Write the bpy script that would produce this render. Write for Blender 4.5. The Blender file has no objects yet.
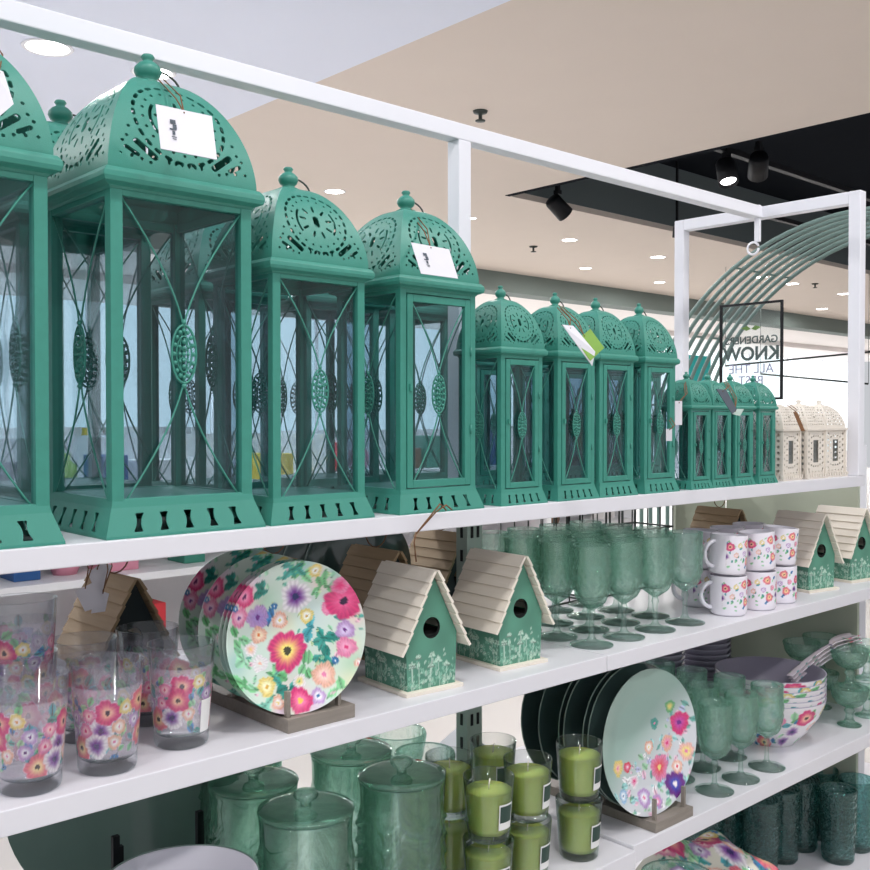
import bpy, bmesh, math, random
import numpy as np
from mathutils import Vector, Matrix, Euler
random.seed(7)
RNG = np.random.default_rng(7)
scn = bpy.context.scene
COL = scn.collection
PI = math.pi

# ---------------------------------------------------------------- camera
CZ = 1.5
HEAD = math.radians(42.4)
FX = 1000.0
cam_d = bpy.data.cameras.new('camera')
cam_d.sensor_width = 36; cam_d.lens = FX/870*36
cam_d.clip_start = .02
cam = bpy.data.objects.new('camera', cam_d); COL.objects.link(cam)
cam.location = (0, 0, CZ); cam.rotation_euler = (PI/2-math.radians(1.0), 0, -HEAD)
scn.camera = cam

def ray(px, py):
    u = (px-435)/FX
    return (.674+.738*u, .738-.674*u, (417.6-py)/FX)
def Wt(px, py, t):
    r = ray(px, py); return Vector((r[0]*t, r[1]*t, CZ+r[2]*t))
def WY(px, py, Y):
    r = ray(px, py); return Wt(px, py, Y/r[1])
def Wz(px, py, z):
    r = ray(px, py); return Wt(px, py, (z-CZ)/r[2])

# heights of the place
S1, S2, S3, S4 = CZ-.142, CZ-.4226, CZ-.787, CZ-1.15
YF, YB = 1.10, 1.62
CEIL = CZ+1.8

# ---------------------------------------------------------------- materials
def lin(c):
    return tuple(((x/255)/12.92 if x/255 <= .04045 else ((x/255+.055)/1.055)**2.4) for x in c[:3])
def new_mat(name):
    m = bpy.data.materials.new(name); m.use_nodes = True
    return m, m.node_tree.nodes, m.node_tree.links
def paint(name, rgb, rough=.5, var=.06, scale=60, bump=0, metal=0, spec=.5, coat=0, emit=0):
    m, N, L = new_mat(name)
    b = N['Principled BSDF']
    c = lin(rgb)
    tc = N.new('ShaderNodeTexCoord'); no = N.new('ShaderNodeTexNoise')
    no.inputs['Scale'].default_value = scale; no.inputs['Detail'].default_value = 4
    L.new(tc.outputs['Object'], no.inputs['Vector'])
    mx = N.new('ShaderNodeMix'); mx.data_type = 'RGBA'
    mx.inputs[6].default_value = tuple(x*(1-var) for x in c)+(1,)
    mx.inputs[7].default_value = tuple(min(1, x*(1+var)) for x in c)+(1,)
    L.new(no.outputs['Fac'], mx.inputs[0]); L.new(mx.outputs[2], b.inputs['Base Color'])
    b.inputs['Roughness'].default_value = rough; b.inputs['Metallic'].default_value = metal
    b.inputs['Specular IOR Level'].default_value = spec
    b.inputs['Coat Weight'].default_value = coat
    if bump:
        bp = N.new('ShaderNodeBump'); bp.inputs['Strength'].default_value = bump; bp.inputs['Distance'].default_value = .002
        L.new(no.outputs['Fac'], bp.inputs['Height']); L.new(bp.outputs[0], b.inputs['Normal'])
    if emit:
        b.inputs['Emission Color'].default_value = c+(1,); b.inputs['Emission Strength'].default_value = emit
    return m
def wood(name, rgb, rgb2, scale=8, rough=.6, axis=1):
    m, N, L = new_mat(name); b = N['Principled BSDF']
    tc = N.new('ShaderNodeTexCoord'); mp = N.new('ShaderNodeMapping')
    s = [60, 60, 60]; s[axis] = 6; mp.inputs['Scale'].default_value = s
    no = N.new('ShaderNodeTexNoise'); no.inputs['Scale'].default_value = scale*.3; no.inputs['Detail'].default_value = 5
    L.new(tc.outputs['Object'], mp.inputs[0]); L.new(mp.outputs[0], no.inputs['Vector'])
    mx = N.new('ShaderNodeMix'); mx.data_type = 'RGBA'
    mx.inputs[6].default_value = lin(rgb)+(1,); mx.inputs[7].default_value = lin(rgb2)+(1,)
    L.new(no.outputs['Fac'], mx.inputs[0]); L.new(mx.outputs[2], b.inputs['Base Color'])
    b.inputs['Roughness'].default_value = rough
    return m
def two_sided_fresnel(N, L, ior):
    ge = N.new('ShaderNodeNewGeometry'); mr = N.new('ShaderNodeMapRange'); fr = N.new('ShaderNodeFresnel')
    mr.inputs['To Min'].default_value = ior; mr.inputs['To Max'].default_value = 1/ior
    L.new(ge.outputs['Backfacing'], mr.inputs['Value']); L.new(mr.outputs[0], fr.inputs['IOR']); return fr
def thin_glass(name, tint, ior=1.5, rough=.02, gloss=1.0):
    m, N, L = new_mat(name); N.remove(N['Principled BSDF'])
    out = N['Material Output']
    tr = N.new('ShaderNodeBsdfTransparent'); tr.inputs[0].default_value = tint+(1,)
    gl = N.new('ShaderNodeBsdfGlossy'); gl.inputs['Roughness'].default_value = rough
    gl.inputs[0].default_value = (gloss, gloss, gloss, 1)
    fr = two_sided_fresnel(N, L, ior)
    mx = N.new('ShaderNodeMixShader')
    L.new(fr.outputs[0], mx.inputs[0]); L.new(tr.outputs[0], mx.inputs[1]); L.new(gl.outputs[0], mx.inputs[2])
    L.new(mx.outputs[0], out.inputs[0])
    return m
def vessel_glass(name, clear, edge, relief=0, scale=60, milk=.05, body=(.6, .8, .72), refr=0):
    """moulded coloured glass: see-through, greener where the wall is seen edge-on, mirror-like by Fresnel"""
    m, N, L = new_mat(name); N.remove(N['Principled BSDF'])
    out = N['Material Output']
    nrm = None
    if relief:
        tc = N.new('ShaderNodeTexCoord'); vo = N.new('ShaderNodeTexVoronoi'); vo.feature = 'SMOOTH_F1'
        vo.inputs['Scale'].default_value = scale; vo.inputs['Smoothness'].default_value = .4
        wv = N.new('ShaderNodeTexNoise'); wv.inputs['Scale'].default_value = scale*.5
        L.new(tc.outputs['Object'], vo.inputs['Vector']); L.new(tc.outputs['Object'], wv.inputs['Vector'])
        ad = N.new('ShaderNodeMath'); L.new(vo.outputs['Distance'], ad.inputs[0]); L.new(wv.outputs['Fac'], ad.inputs[1])
        bp = N.new('ShaderNodeBump'); bp.inputs['Strength'].default_value = relief; bp.inputs['Distance'].default_value = .004
        L.new(ad.outputs[0], bp.inputs['Height']); nrm = bp.outputs[0]
    lw = N.new('ShaderNodeLayerWeight'); lw.inputs['Blend'].default_value = .42
    cm = N.new('ShaderNodeMix'); cm.data_type = 'RGBA'
    cm.inputs[6].default_value = clear+(1,); cm.inputs[7].default_value = edge+(1,)
    tr = N.new('ShaderNodeBsdfTransparent'); L.new(lw.outputs['Facing'], cm.inputs[0]); L.new(cm.outputs[2], tr.inputs[0])
    gl = N.new('ShaderNodeBsdfGlossy'); gl.inputs['Roughness'].default_value = .04; gl.inputs[0].default_value = (.9, 1, .96, 1)
    df = N.new('ShaderNodeBsdfTranslucent'); df.inputs[0].default_value = body+(1,)
    dd = N.new('ShaderNodeBsdfDiffuse'); dd.inputs[0].default_value = body+(1,)
    dm = N.new('ShaderNodeMixShader'); L.new(df.outputs[0], dm.inputs[1]); L.new(dd.outputs[0], dm.inputs[2])
    fr = two_sided_fresnel(N, L, 1.62)
    gl.inputs['Roughness'].default_value = .07
    if nrm:
        for n_ in (lw, gl, fr): L.new(nrm, n_.inputs['Normal'])
    seen = tr
    if refr:
        rf = N.new('ShaderNodeBsdfRefraction'); rf.inputs['IOR'].default_value = 1.3; rf.inputs['Roughness'].default_value = .01
        L.new(cm.outputs[2], rf.inputs[0])
        if nrm: L.new(nrm, rf.inputs['Normal'])
        seen = N.new('ShaderNodeMixShader'); seen.inputs[0].default_value = refr
        L.new(tr.outputs[0], seen.inputs[1]); L.new(rf.outputs[0], seen.inputs[2])
    m1 = N.new('ShaderNodeMixShader'); m1.inputs[0].default_value = milk
    L.new(seen.outputs[0], m1.inputs[1]); L.new(dm.outputs[0], m1.inputs[2])
    m2 = N.new('ShaderNodeMixShader'); L.new(fr.outputs[0], m2.inputs[0]); L.new(m1.outputs[0], m2.inputs[1]); L.new(gl.outputs[0], m2.inputs[2])
    L.new(m2.outputs[0], out.inputs[0])
    return m
def printed(name, rough=.25, glass=None, coat=.3):
    """colour comes from the printed pattern stored on the mesh; alpha = print coverage"""
    m, N, L = new_mat(name); b = N['Principled BSDF']
    a = N.new('ShaderNodeAttribute'); a.attribute_name = 'print'
    L.new(a.outputs['Color'], b.inputs['Base Color'])
    b.inputs['Roughness'].default_value = rough; b.inputs['Coat Weight'].default_value = coat
    if glass:
        out = N['Material Output']
        tr = N.new('ShaderNodeBsdfTransparent'); tr.inputs[0].default_value = glass+(1,)
        gl = N.new('ShaderNodeBsdfGlossy'); gl.inputs['Roughness'].default_value = .03
        fr = two_sided_fresnel(N, L, 1.5)
        mx = N.new('ShaderNodeMixShader'); m2 = N.new('ShaderNodeMixShader')
        L.new(fr.outputs[0], mx.inputs[0]); L.new(tr.outputs[0], mx.inputs[1]); L.new(gl.outputs[0], mx.inputs[2])
        L.new(a.outputs['Alpha'], m2.inputs[0]); L.new(mx.outputs[0], m2.inputs[1]); L.new(b.outputs[0], m2.inputs[2])
        L.new(m2.outputs[0], out.inputs[0])
    return m
def emitter(name, rgb, s):
    m, N, L = new_mat(name); N.remove(N['Principled BSDF'])
    e = N.new('ShaderNodeEmission'); e.inputs[0].default_value = lin(rgb)+(1,); e.inputs[1].default_value = s
    L.new(e.outputs[0], N['Material Output'].inputs[0]); return m

M = {}
M['green'] = paint('green_paint', (58, 136, 120), .42, .10, 90, .12)
M['white'] = paint('white_paint', (232, 232, 238), .35, .02, 20)
M['shelf'] = paint('shelf_laminate', (222, 221, 226), .3, .02, 14)
M['ceil_beige'] = paint('ceiling_beige', (222, 210, 200), .8, .02, 3)
M['ceil_white'] = paint('ceiling_white', (230, 236, 252), .8, .01, 3)
M['beam'] = paint('beam_grey', (118, 130, 126), .7, .03, 4)
M['recess'] = paint('recess_black', (22, 26, 32), .95, .1, 6, spec=.05)
M['recess_side'] = paint('recess_side', (96, 106, 108), .7, .03, 4)
M['black'] = paint('black_metal', (14, 15, 20), .5, .05, 40, spec=.3)
M['floor'] = paint('floor_tile', (206, 202, 198), .25, .04, 2)
M['wall'] = paint('wall_white', (238, 232, 230), .7, .02, 3)
M['upright'] = paint('upright_grey', (166, 184, 174), .4, .03, 20)
M['panel'] = paint('panel_greygreen', (176, 182, 164), .6, .03, 10)
M['pane'] = thin_glass('tinted_pane', (.835, .875, .895), 1.34, .01)  # blue-grey tint stands in for the dark shade inside the lanterns
M['plastic'] = vessel_glass('clear_plastic', (.985, .985, .99), (.66, .66, .72), 0, 1, .04, (.8, .8, .86))
M['foot_glass'] = vessel_glass('green_clear_glass', (.97, .99, .98), (.52, .72, .65), .1, 40, .05)
M['goblet'] = vessel_glass('green_moulded_glass', (.97, .998, .985), (.36, .70, .57), .32, 90, .10, (.60, .92, .78), .30)
M['jar'] = vessel_glass('green_thick_glass', (.945, .995, .97), (.16, .48, .36), .14, 45, .05, (.5, .85, .7), .30)
M['teal_glass'] = vessel_glass('teal_glass', (.62, .83, .82), (.10, .32, .32), .8, 120, .07, (.4, .66, .62))
M['candle_glass'] = vessel_glass('candle_glass', (.985, .99, .985), (.40, .46, .43), 0, 1, .005)
M['wax'] = paint('green_wax', (192, 210, 106), .5, .05, 30, 0)
M['wax'].node_tree.nodes['Principled BSDF'].inputs['Subsurface Weight'].default_value = .15
M['wick'] = paint('wick', (240, 235, 220), .8)
M['label_dark'] = paint('label_dark_green', (38, 66, 58), .5)
M['label_white'] = paint('label_white', (228, 228, 226), .5)
M['tag'] = paint('tag_card', (212, 210, 216), .6, .01)
M['tag_green'] = paint('tag_green', (120, 160, 60), .6, .1)
M['ink'] = paint('tag_ink', (70, 78, 88), .7)
M['string'] = paint('jute_string', (120, 84, 56), .9, .2, 200)
M['wire'] = paint('dark_wire', (52, 60, 56), .5)
M['print'] = printed('floral_print')
M['print_glass'] = printed('floral_print_on_clear', .3, (.95, .96, .97), 0)
M['birdbody'] = printed('painted_birdhouse', .6, None, 0)
M['roof'] = wood('roof_planks_cream', (238, 231, 218), (224, 214, 198))
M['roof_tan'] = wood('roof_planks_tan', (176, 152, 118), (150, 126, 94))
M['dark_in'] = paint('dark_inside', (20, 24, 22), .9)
M['shaded_gable'] = paint('shaded_gable', (30, 42, 44), .6, .08, 30)
M['stand'] = wood('grey_wood_stand', (150, 142, 132), (120, 112, 104), 8, .5, 0)
M['dark_plate'] = paint('dark_plate', (70, 92, 90), .15, .1, 30, 0, 0, .6, .5)
M['mid_plate'] = paint('grey_green_plate', (112, 134, 126), .2, .08, 20, 0, 0, .5, .5)
M['porcelain'] = paint('white_porcelain', (232, 230, 238), .2, .01, 10, 0, 0, .5, .4)
M['lavgrey'] = paint('lavender_grey_stoneware', (150, 146, 162), .3, .06, 20)
M['hoop'] = paint('arch_grey_green', (108, 132, 126), .45, .06, 40)
M['cream'] = paint('cream_enamel', (226, 218, 206), .45, .05, 80, .1)
M['sign_pane'] = thin_glass('sign_acrylic', (.9, .93, .93), 1.45, .02)
M['text_dark'] = paint('text_dark', (84, 100, 96), .6)
M['text_pale'] = paint('text_lilac', (176, 164, 200), .6)
M['lamp'] = emitter('lamp_lens', (255, 250, 246), 14)
M['wall_glow'] = emitter('back_wall_glow', (244, 251, 255), 1.7)  # glow of the panel added on the back wall
M['bulb'] = emitter('spot_lens', (255, 252, 250), 9)
M['teal_screen'] = paint('teal_box', (40, 180, 176), .5)
M['display'] = paint('display_white', (236, 236, 238), .5, .02)
PC = {}
def prod_mat(rgb):
    if rgb not in PC: PC[rgb] = paint('product_%02x%02x%02x' % rgb, rgb, .5, .12, 20)
    return PC[rgb]

# ---------------------------------------------------------------- object helpers
def meta(o, label=None, cat=None, group=None, kind=None):
    if label: o['label'] = label
    if cat: o['category'] = cat
    if group: o['group'] = group
    if kind: o['kind'] = kind
    return o
def empty(name, loc, label, cat, rz=0, group=None, rot=None):
    o = bpy.data.objects.new(name, None); COL.objects.link(o)
    o.empty_display_size = .02
    o.location = loc; o.rotation_euler = rot if rot else (0, 0, rz)
    return meta(o, label, cat, group)
def link_mesh(name, me, parent=None, loc=(0, 0, 0), rot=(0, 0, 0), scale=(1, 1, 1)):
    o = bpy.data.objects.new(name, me); COL.objects.link(o)
    o.parent = parent; o.location = loc; o.rotation_euler = rot; o.scale = scale
    return o
class MB:
    """collects shapes into one mesh"""
    def __init__(s): s.v = []; s.f = []; s.sm = []; s.c = None
    def add(s, vs, fs, smooth=False):
        b = len(s.v); s.v.extend([tuple(map(float, p)) for p in vs])
        s.f.extend([tuple(i+b for i in f) for f in fs]); s.sm.extend([smooth]*len(fs)); return s
    def box(s, x0, x1, y0, y1, z0, z1):
        v = [(x0,y0,z0),(x1,y0,z0),(x1,y1,z0),(x0,y1,z0),(x0,y0,z1),(x1,y0,z1),(x1,y1,z1),(x0,y1,z1)]
        return s.add(v, [(0,3,2,1),(4,5,6,7),(0,1,5,4),(1,2,6,5),(2,3,7,6),(3,0,4,7)])
    def obox(s, a, b, w, h, up=(0, 0, 1)):
        """bar from a to b with width w and height h"""
        a = Vector(a); b = Vector(b); d = (b-a).normalized(); up = Vector(up)
        sd = d.cross(up)
        if sd.length < 1e-4: sd = d.cross(Vector((0, 1, 0)))
        sd.normalize(); u2 = sd.cross(d)
        v = [p+sd*i*w/2+u2*j*h/2 for p in (a, b) for i, j in ((-1,-1),(1,-1),(1,1),(-1,1))]
        return s.add(v, [(0,1,2,3),(7,6,5,4),(0,4,5,1),(1,5,6,2),(2,6,7,3),(3,7,4,0)])
    def tube(s, pts, r, n=6, closed=False, r2=None):
        pts = [Vector(p) for p in pts]; k = len(pts); vs = []
        up = Vector((.31, .17, .93))
        for i, p in enumerate(pts):
            if closed: t = pts[(i+1) % k]-pts[i-1]
            else: t = pts[min(i+1, k-1)]-pts[max(i-1, 0)]
            t.normalize(); a = t.cross(up)
            if a.length < .05: a = t.cross(Vector((1, 0, 0)))
            a.normalize(); b = t.cross(a)
            rr = r if r2 is None else r+(r2-r)*i/(k-1)
            for j in range(n):
                an = 2*PI*j/n; vs.append(p+a*math.cos(an)*rr+b*math.sin(an)*rr)
        fs = []
        for i in range(k if closed else k-1):
            for j in range(n):
                a0 = i*n+j; a1 = i*n+(j+1) % n; i2 = (i+1) % k
                fs.append((a0, a1, i2*n+(j+1) % n, i2*n+j))
        if not closed:
            fs.append(tuple(range(n-1, -1, -1))); fs.append(tuple((k-1)*n+j for j in range(n)))
        return s.add(vs, fs, True)
    def lathe(s, prof, n=32, c=(0, 0, 0), disp=None, smooth=True, sx=1, sy=1):
        vs = []; rows = []
        for r, z in prof:
            if r < 1e-6: rows.append([len(vs)]); vs.append((c[0], c[1], c[2]+z)); continue
            row = []
            for j in range(n):
                th = 2*PI*j/n; rr = r+(disp(th, r, z, len(rows)) if disp else 0)
                row.append(len(vs)); vs.append((c[0]+rr*math.cos(th)*sx, c[1]+rr*math.sin(th)*sy, c[2]+z))
            rows.append(row)
        fs = []
        for a, b in zip(rows, rows[1:]):
            if len(a) == 1 and len(b) == 1: continue
            for j in range(n):
                k = (j+1) % n
                if len(a) == 1: fs.append((a[0], b[k], b[j]))
                elif len(b) == 1: fs.append((a[j], a[k], b[0]))
                else: fs.append((a[j], a[k], b[k], b[j]))
        return s.add(vs, fs, smooth)
    def sphere(s, c, r, n=8, m=5, sz=1):
        return s.lathe([(r*math.sin(PI*i/m), -r*sz*math.cos(PI*i/m)) for i in range(m+1)], n, c)
    def mesh(s, name, mat, col=None):
        me = bpy.data.meshes.new(name); me.from_pydata(s.v, [], s.f)
        me.polygons.foreach_set('use_smooth', s.sm)
        if mat: me.materials.append(mat)
        if col is not None:
            a = me.color_attributes.new('print', 'FLOAT_COLOR', 'POINT')
            a.data.foreach_set('color', np.asarray(col, dtype=np.float32).ravel())
        me.update(); return me
    def build(s, name, mat, parent=None, loc=(0, 0, 0), rot=(0, 0, 0), col=None, bevel=0):
        o = link_mesh(name, s.mesh(name, mat, col), parent, loc, rot)
        if bevel:
            b = o.modifiers.new('bevel', 'BEVEL'); b.width = bevel; b.segments = 2; b.limit_method = 'ANGLE'
        return o
def dup(root, loc, rz=None, label=None, group=None, name=None, scale=None, rot=None):
    r = root.copy(); COL.objects.link(r)
    if name: r.name = name
    r.location = loc
    if rot: r.rotation_euler = rot
    elif rz is not None: r.rotation_euler = (0, 0, rz)
    if scale: r.scale = scale
    if label: r['label'] = label
    if group: r['group'] = group
    def kids(a, b):
        for ch in list(a.children):
            c = ch.copy(); COL.objects.link(c); c.parent = b; kids(ch, c)
    kids(root, r); return r
class Proto:
    """first placing moves the prototype itself, later ones copy it"""
    def __init__(s, root): s.r = root; s.used = False
    def put(s, loc, rz=0, label=None, group=None, scale=None, rot=None):
        if s.used: return dup(s.r, loc, rz, label, group, None, scale, rot)
        s.used = True; r = s.r; r.location = loc; r.rotation_euler = rot if rot else (0, 0, rz)
        if scale: r.scale = scale
        if label: r['label'] = label
        if group: r['group'] = group
        return r
def structure(name, mb, mat, bevel=0):
    o = mb.build(name, mat, bevel=bevel); o['kind'] = 'structure'; return o

def clip_grid(nu, nv, pos, field):
    """sheet of nu x nv cells with the places where field<0 cut out"""
    U = np.linspace(0, 1, nu+1); V = np.linspace(0, 1, nv+1)
    uu, vv = np.meshgrid(U, V, indexing='ij')
    F = field(uu, vv); F = np.where(np.abs(F) < 1e-7, 1e-7, F)
    uvs = []; idx = {}; faces = []
    def gv(i, j):
        k = (i, j)
        if k not in idx: idx[k] = len(uvs); uvs.append((U[i], V[j]))
        return idx[k]
    def ev(i, j, k, l):
        key = (i, j, k, l) if (i, j) < (k, l) else (k, l, i, j)
        if key not in idx:
            a, b, c, d = key; t = F[a, b]/(F[a, b]-F[c, d])
            idx[key] = len(uvs); uvs.append((U[a]+(U[c]-U[a])*t, V[b]+(V[d]-V[b])*t))
        return idx[key]
    ins = F > 0
    for i in range(nu):
        for j in range(nv):
            cs = ((i, j), (i+1, j), (i+1, j+1), (i, j+1))
            st = [ins[c] for c in cs]
            if not any(st): continue
            if all(st): faces.append(tuple(gv(*c) for c in cs)); continue
            p = []
            for k in range(4):
                a, b = cs[k], cs[(k+1) % 4]
                if st[k]: p.append(gv(*a))
                if st[k] != st[(k+1) % 4]: p.append(ev(*a, *b))
            if len(p) > 2: faces.append(tuple(p))
    uv = np.array(uvs); P = pos(uv[:, 0], uv[:, 1])
    return P, faces, uv
def capsule(x, y, ax, ay, bx, by, r):
    dx, dy = bx-ax, by-ay; L = dx*dx+dy*dy+1e-12
    t = np.clip(((x-ax)*dx+(y-ay)*dy)/L, 0, 1)
    return np.hypot(x-ax-t*dx, y-ay-t*dy)-r
def solidified(me, th):
    bm = bmesh.new(); bm.from_mesh(me)
    bmesh.ops.solidify(bm, geom=bm.faces[:], thickness=th)
    bm.to_mesh(me); bm.free(); me.update(); return me

# ---------------------------------------------------------------- printed florals
HOT = (222, 52, 118); PINK = (236, 130, 172); RED = (226, 66, 84); YEL = (240, 214, 120); PEACH = (244, 184, 160)
LIL = (190, 150, 208); PUR = (104, 34, 128); BLU = (46, 108, 164); WHT = (246, 240, 244); TEAL = (38, 136, 124); GRN = (104, 180, 120); MINT = (206, 224, 212)
PA = [.93]
def petalled(C, A, x, y, fx, fy, r, outer, inner, core, n=7, ph=0):
    dx, dy = x-fx, y-fy; d = np.hypot(dx, dy); th = np.arctan2(dy, dx)
    edge = r*(.84+.16*np.abs(np.cos(n*(th+ph)/2))**.6)*(1+.07*np.sin(3*th+ph*7))*(1+.04*np.sin(11*th+ph*3))
    m = d < edge
    if not m.any(): return
    q = np.clip(d/np.maximum(edge, 1e-9), 0, 1)
    streak = .5+.5*np.cos(n*(th+ph)*3+d/r*2)
    o = np.array(outer)/255.; i = np.array(inner)/255.; c = np.array(core)/255.
    w = np.clip((q-.28)/.45, 0, 1)[..., None]
    col = i*(1-w)+o*w
    col = col*(1-.13*streak[..., None]*w)+.10*(1-np.cos(n*(th+ph)))[..., None]*.5*np.array([.2, .9, .7])*(1-w)
    col = np.where((q < .2)[..., None], c, col)
    soft = np.clip((edge-d)/(r*.10), 0, 1)[m][:, None]*.93
    C[m] = np.clip(col[m], 0, 1)*soft+C[m]*(1-soft); A[m] = np.maximum(A[m], PA[0])
def leafed(C, A, x, y, fx, fy, L, ang, rgb, fat=.3):
    ca, sa = math.cos(ang), math.sin(ang)
    a = (x-fx)*ca+(y-fy)*sa; b = -(x-fx)*sa+(y-fy)*ca
    t = a/L
    m = (t > 0) & (t < 1) & (np.abs(b) < L*fat*np.sin(np.clip(t, 0, 1)*PI)*.6)
    v = .85+.3*(np.abs(b)/(L*fat*.4)); v = np.where(np.abs(b) < L*.02, .65, v)
    col = np.clip(np.array(rgb)/255.*np.clip(v, .6, 1.15)[..., None], 0, 1)
    C[m] = col[m]*.86+C[m]*.14; A[m] = np.maximum(A[m], PA[0]*.9)
def to_lin(C, A):
    C = np.where(C <= .04045, C/12.92, ((np.clip(C, 0, 1)+.055)/1.055)**2.4)
    return np.concatenate([C, A[..., None]], -1)
def wash(C, x, y, rng, k=26, ext=1.1):
    cols = [(164, 206, 178), (214, 190, 212), (236, 206, 200), (160, 200, 194), (222, 224, 186), (196, 214, 212)]
    for i in range(k):
        fx, fy = rng.uniform(-ext, ext, 2); r = rng.uniform(.12, .3)
        w = np.exp(-((x-fx)**2+(y-fy)**2)/(r*r*.6))[..., None]*.9
        C[:] = C*(1-w)+np.array(cols[i % len(cols)])/255.*w
def plate_print(x, y):
    """x,y in plate radii"""
    rng = np.random.default_rng(3)
    C = np.ones(x.shape+(3,))*np.array(MINT)/255.; A = np.ones(x.shape)
    wash(C, x, y, rng)
    for cx, cy, n, col in [(-.4,.62,7,TEAL),(.42,.62,6,GRN),(-.82,.1,5,GRN),(.42,-.1,7,TEAL),(.25,.08,6,(60,150,160)),(.4,-.33,6,TEAL),(.17,-.42,5,GRN),
                           (-.25,-.48,6,GRN),(-.74,-.55,5,GRN),(-.15,-.68,5,TEAL),(.1,.85,6,GRN),(-.7,-.2,5,(130,190,150)),(.6,-.75,5,GRN),(-.38,.4,5,BLU),
                           (.85,.2,4,TEAL),(-.05,.92,5,TEAL),(-.52,-.8,5,(120,190,170))]:
        for k in range(n):
            leafed(C, A, x, y, cx+rng.uniform(-.05,.05), cy+rng.uniform(-.05,.05), rng.uniform(.13,.24), rng.uniform(0,2*PI), tuple(np.clip(np.array(col)+rng.integers(-22,22),0,255)), rng.uniform(.3,.6))
    for k in range(70):
        a, q = rng.uniform(0, 2*PI), rng.uniform(0, .95)**.5
        leafed(C, A, x, y, q*math.cos(a), q*math.sin(a), rng.uniform(.06, .13), rng.uniform(0, 2*PI), [(140, 196, 160), (96, 170, 150), (190, 210, 160), (220, 170, 190)][k % 4], .4)
    fl = [(-.79,.33,.14,PINK,(240,180,210),PUR,5),(-.51,.3,.17,LIL,(160,120,190),PUR,8),(-.2,.23,.12,PEACH,WHT,YEL,6),(-.5,.07,.12,PEACH,(250,220,190),(230,120,60),5),
          (.19,.25,.11,YEL,WHT,(200,160,60),6),(.3,.85,.10,YEL,WHT,(180,140,50),5),(-.72,.59,.16,HOT,PINK,(90,20,80),5),(.74,0,.14,LIL,(220,190,230),PUR,6),
          (.74,-.23,.15,PINK,(240,150,190),HOT,6),(-.43,-.6,.14,YEL,(250,240,200),(220,170,60),6),(.4,-.56,.18,PEACH,(250,200,190),PINK,7),(-.3,-.82,.1,PEACH,WHT,YEL,5),
          (-.5,-.3,.12,WHT,(230,220,220),PEACH,5),(.5,.32,.1,PINK,PINK,HOT,5),(-.62,-.1,.1,WHT,PEACH,YEL,5),(.05,-.6,.1,WHT,YEL,GRN,5),(.28,-.82,.11,LIL,WHT,BLU,5),
          (.04,.52,.235,WHT,PUR,(30,30,90),6),(-.11,-.18,.29,HOT,(250,214,110),(60,60,40),9),(.72,.40,.27,HOT,(230,70,130),(40,10,50),7),(.66,.62,.13,PINK,HOT,HOT,5),(.02,-.84,.18,HOT,(250,110,160),(250,200,80),6),
          (.58,-.39,.055,BLU,BLU,WHT,5),(-.27,.42,.05,BLU,BLU,WHT,5),(-.86,.45,.05,BLU,BLU,WHT,5),(.88,-.45,.07,PEACH,WHT,RED,5)]
    for i, f in enumerate(fl): petalled(C, A, x, y, *f[:3], f[3], f[4], f[5], f[6], i*.7)
    return to_lin(C, A)
def dinner_print(x, y):
    rng = np.random.default_rng(5)
    C = np.ones(x.shape+(3,))*np.array((150, 178, 168))/255.; A = np.ones(x.shape)
    w = np.clip((-(y)*.8+x*.5+.25)*1.6, 0, 1)[..., None]; C = C*(1-w*.7)+np.array((232, 226, 236))/255.*w*.7
    for k in range(260):
        cx, cy = rng.uniform(-.9, .95), rng.uniform(-.98, .5)
        if -cy*.9+cx*.6 < .12: continue
        leafed(C, A, x, y, cx, cy, rng.uniform(.07, .16), rng.uniform(0, 2*PI), [(96, 160, 150), (150, 204, 204), (140, 190, 150), (176, 180, 214), (226, 180, 200), (236, 232, 236)][k % 6], .45)
    fl = [(.25,-.42,.2,PINK,RED,YEL,7),(.5,-.7,.19,PUR,(60,60,170),(250,240,240),8),(-.62,-.25,.12,YEL,PEACH,PINK,5),(-.42,-.28,.08,RED,PINK,WHT,5),(.72,.12,.18,HOT,(190,50,150),PUR,6),
          (.45,-.12,.13,PEACH,PINK,HOT,5),(.05,-.1,.1,PEACH,WHT,YEL,5),(.8,-.3,.14,(250,190,180),YEL,PINK,6),(-.6,-.62,.1,(150,190,226),WHT,BLU,5),(-.15,-.75,.14,LIL,WHT,PINK,6),
          (.1,-.85,.1,LIL,PINK,WHT,5),(.55,.38,.1,GRN,YEL,YEL,5),(.6,-.48,.1,PEACH,WHT,RED,5),(-.3,-.5,.1,WHT,PINK,HOT,5),(.2,.2,.09,(90,160,150),TEAL,PINK,5)]
    for i, f in enumerate(fl): petalled(C, A, x, y, *f[:3], f[3], f[4], f[5], f[6], i*.9)
    return to_lin(C, A)
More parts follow.
